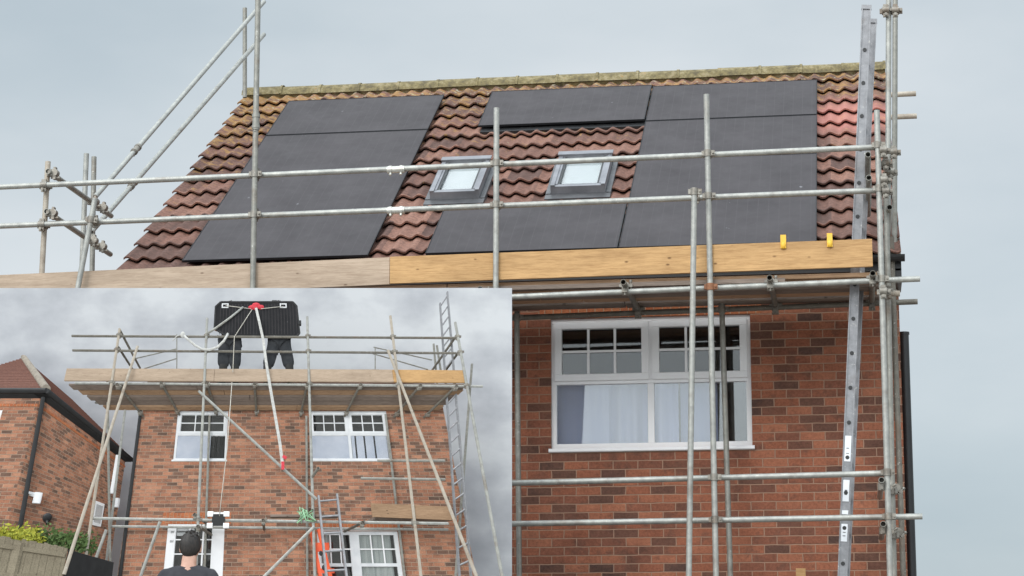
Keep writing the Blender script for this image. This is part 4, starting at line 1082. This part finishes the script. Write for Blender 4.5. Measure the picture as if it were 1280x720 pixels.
    for k,sd in (('l',-1),('r',1)):
        e=nd[k+'sh'][0].lerp(nd[k+'el'][0],.75); n2[k+'slv']=(e,.072*S); n2[k+'sh']=(nd[k+'sh'][0]+Vector((0,0,.0)),.083*S)
    n2['pel']=(P(0,0,.88),(.18*S,.14*S)); n2['waist']=(P(0,0,1.10),(.17*S,.125*S)); n2['chest']=(P(0,0,1.30),(.205*S,.14*S))
    vs,fs=skin(n2,[('pel','waist'),('waist','chest'),('chest','neckb'),('chest','lsh'),('chest','rsh'),('lsh','lslv'),('rsh','rslv')]); m=MB(); m.add(vs,fs,True); m.build('t_shirt',M['tshirt'] if not shorts else M['workwear'],t)
    n2={'pel':(P(0,0,.97),(.165*S,.13*S))}; e2=[]
    for k in 'lr':
        n2[k+'hip']=(nd[k+'hip'][0],.115*S); 
        kn=nd[k+'kn'][0]
        if shorts: n2[k+'hem']=(kn+Vector((0,0,-.07*S)),.105*S); e2+=[('pel',k+'hip'),(k+'hip',k+'hem')]
        else: n2[k+'kn']=(kn,.08*S); n2[k+'cuff']=(nd[k+'an'][0],.065*S); e2+=[('pel',k+'hip'),(k+'hip',k+'kn'),(k+'kn',k+'cuff')]
    vs,fs=skin(n2,e2); m=MB(); m.add(vs,fs,True); m.build('shorts' if shorts else 'trousers',M['workwear'],t)
    for k in 'lr':
        n2={'a':(nd[k+'an'][0].lerp(nd[k+'kn'][0],1.12 if shorts else .2),.08*S if shorts else .062*S),'b':(nd[k+'an'][0],.058*S),'c':(nd[k+'ball'][0],.052*S),'d':(nd[k+'toe'][0],.045*S)}
        vs,fs=skin(n2,[('a','b'),('b','c'),('c','d')]); m=MB(); m.add(vs,fs,True); m.build('boot',M['boot'],t)
    return t
dz=zt2+.038
for (x,lab,kn) in ((287.5,'left worker in dark shorts and boots whose upper body is behind the raised solar panel',(.02,-.03)),(349,'right worker in dark shorts standing with legs apart behind the raised solar panel',(-.04,.08))):
    p=ip(x,430,fy+.42); person((p.x,fy+.42,dz),-1,lab,armsup=True,shorts=True,knee=kn,scale=(ip(x,417,fy+.42).z-dz)*.90); print('worker',(ip(x,417,fy+.30).z-dz))
# the man watching from the bottom edge
MY=-3.8
top=ip(239,667,MY); print('man top z',top)
person((top.x,MY,0),1,'dark haired man in a charcoal t-shirt seen from behind, looking up before the glazed door',tilt=.45,scale=top.z/1.745)
# ---- cloudy backdrop of the small scene and what carries it
WARP[0]=None
def pv(u,v,w): return CAM+FV*(DP-w)+RV*((u-640)*SR)+UV*((360-v)*SR)
wb=KR*(1/260-1/ZR); kk=(DP-wb)/DP
def pb(x,y,w=wb): return pv(640+(x-640)*(DP-w)/DP,360+(y-360)*(DP-w)/DP,w)
m=MB(); nx_,ny_=32,24
oc_=[];vs=[]
for j in range(ny_+1):
    for i in range(nx_+1):
        x=-200+840*i/nx_; y=360+620*j/ny_; vs.append(pb(x,y)); oc_.append(((x-320)/18,0,(600-y)/18))
fs=[(j*(nx_+1)+i,j*(nx_+1)+i+1,(j+1)*(nx_+1)+i+1,(j+1)*(nx_+1)+i) for j in range(ny_) for i in range(nx_)]
m.add(vs,fs,False,oc=oc_)
cs=[pb(-200,360),pb(640,360),pb(640,980),pb(-200,980)]
m.prism([c+FV*.004 for c in cs],FV*.03)
m.build('sky_backdrop',M['cloud'],None,label='upright panel of grey clouded sky filling the lower left behind the smaller house',cat='backdrop')
# stand
m=MB(); 
c0=pb(-200,985);c1=pb(640,985)
a=Vector((c0.x,c0.y,0));b=Vector((c1.x,c1.y,0)); d=(b-a).normalized(); n_=Vector((0,0,1)).cross(d)
top_=c0.z
m.box((0,-2.6,0.02),((b-a).length,.1,.28),(d,n_,Vector((0,0,1))),a)
for x in (.3,(b-a).length-.3):
    m.box((x-.05,-.02,.28),(x+.05,.08,top_+.05),(d,n_,Vector((0,0,1))),a)
m.build('display_stand',M['plinth'],None,label='low grey stand carrying the cloudy backdrop and the smaller house',cat='stand')
# ================================================================= LIGHT, SKY, CAMERA
wd=bpy.data.worlds.new('World'); sc.world=wd; wd.use_nodes=True; nt=wd.node_tree
bg=nt.nodes['Background']
sky=N(nt,'ShaderNodeTexSky'); sky.sky_type='NISHITA'; sky.sun_disc=False; SE,SA=R_(31),R_(200)
sky.sun_elevation=SE; sky.sun_rotation=SA; sky.air_density=1; sky.dust_density=2
tc=N(nt,'ShaderNodeTexCoord')
mp=N(nt,'ShaderNodeMapping'); mp.inputs['Scale'].default_value=(1,1,2.6); nt.links.new(tc.outputs['Generated'],mp.inputs['Vector'])
cn=noise(nt,mp.outputs['Vector'],2.1,6,.5)
cl=ramp(nt,cn,[(.28,(4.7,5.6,6.2)),(.46,(6.0,6.75,7.2)),(.62,(7.6,8.1,8.4))])
# overcast sky: brighter overhead than at the horizon
sx=N(nt,'ShaderNodeSeparateXYZ'); nt.links.new(tc.outputs['Generated'],sx.inputs[0])
mr=N(nt,'ShaderNodeMapRange'); nt.links.new(sx.outputs[2],mr.inputs[0]); mr.inputs[1].default_value=.3;mr.inputs[2].default_value=1;mr.inputs[3].default_value=1;mr.inputs[4].default_value=2.2
sc_=N(nt,'ShaderNodeVectorMath',operation='SCALE'); nt.links.new(cl,sc_.inputs[0]); nt.links.new(mr.outputs[0],sc_.inputs['Scale'])
dt=N(nt,'ShaderNodeVectorMath',operation='DOT_PRODUCT'); nt.links.new(tc.outputs['Generated'],dt.inputs[0]); dt.inputs[1].default_value=(math.sin(SA)*math.cos(SE),math.cos(SA)*math.cos(SE),math.sin(SE))
gl=N(nt,'ShaderNodeMapRange'); nt.links.new(dt.outputs['Value'],gl.inputs[0]); gl.inputs[1].default_value=-.1;gl.inputs[2].default_value=1;gl.inputs[3].default_value=1;gl.inputs[4].default_value=2.5
s2_=N(nt,'ShaderNodeVectorMath',operation='SCALE'); nt.links.new(sc_.outputs[0],s2_.inputs[0]); nt.links.new(gl.outputs[0],s2_.inputs['Scale']); sc_=s2_
mx=mixc(nt,.88,sky.outputs[0],sc_.outputs[0]); nt.links.new(mx,bg.inputs['Color']); bg.inputs['Strength'].default_value=.1
sl=bpy.data.lights.new('sun','SUN'); sl.energy=1.25; sl.angle=R_(25); sl.color=(1,.97,.92)
so=bpy.data.objects.new('sun',sl); COL.objects.link(so)
# sun from behind-left of the camera
dirv=Vector((math.sin(SA)*math.cos(SE),math.cos(SA)*math.cos(SE),math.sin(SE)))
so.rotation_euler=dirv.to_track_quat('Z','Y').to_euler(); so.location=(0,-10,20)
cam=bpy.data.cameras.new('Camera'); co=bpy.data.objects.new('Camera',cam); COL.objects.link(co); sc.camera=co
cam.sensor_width=36; cam.lens=36*FM/1280; cam.clip_end=2000; cam.clip_start=.1
mw=Matrix((RV,UV,-FV)).transposed().to_4x4(); mw.translation=CAM; co.matrix_world=mw
vs_=sc.view_settings; vs_.view_transform='Standard'; vs_.look='None'; vs_.gamma=1; vs_.exposure=0
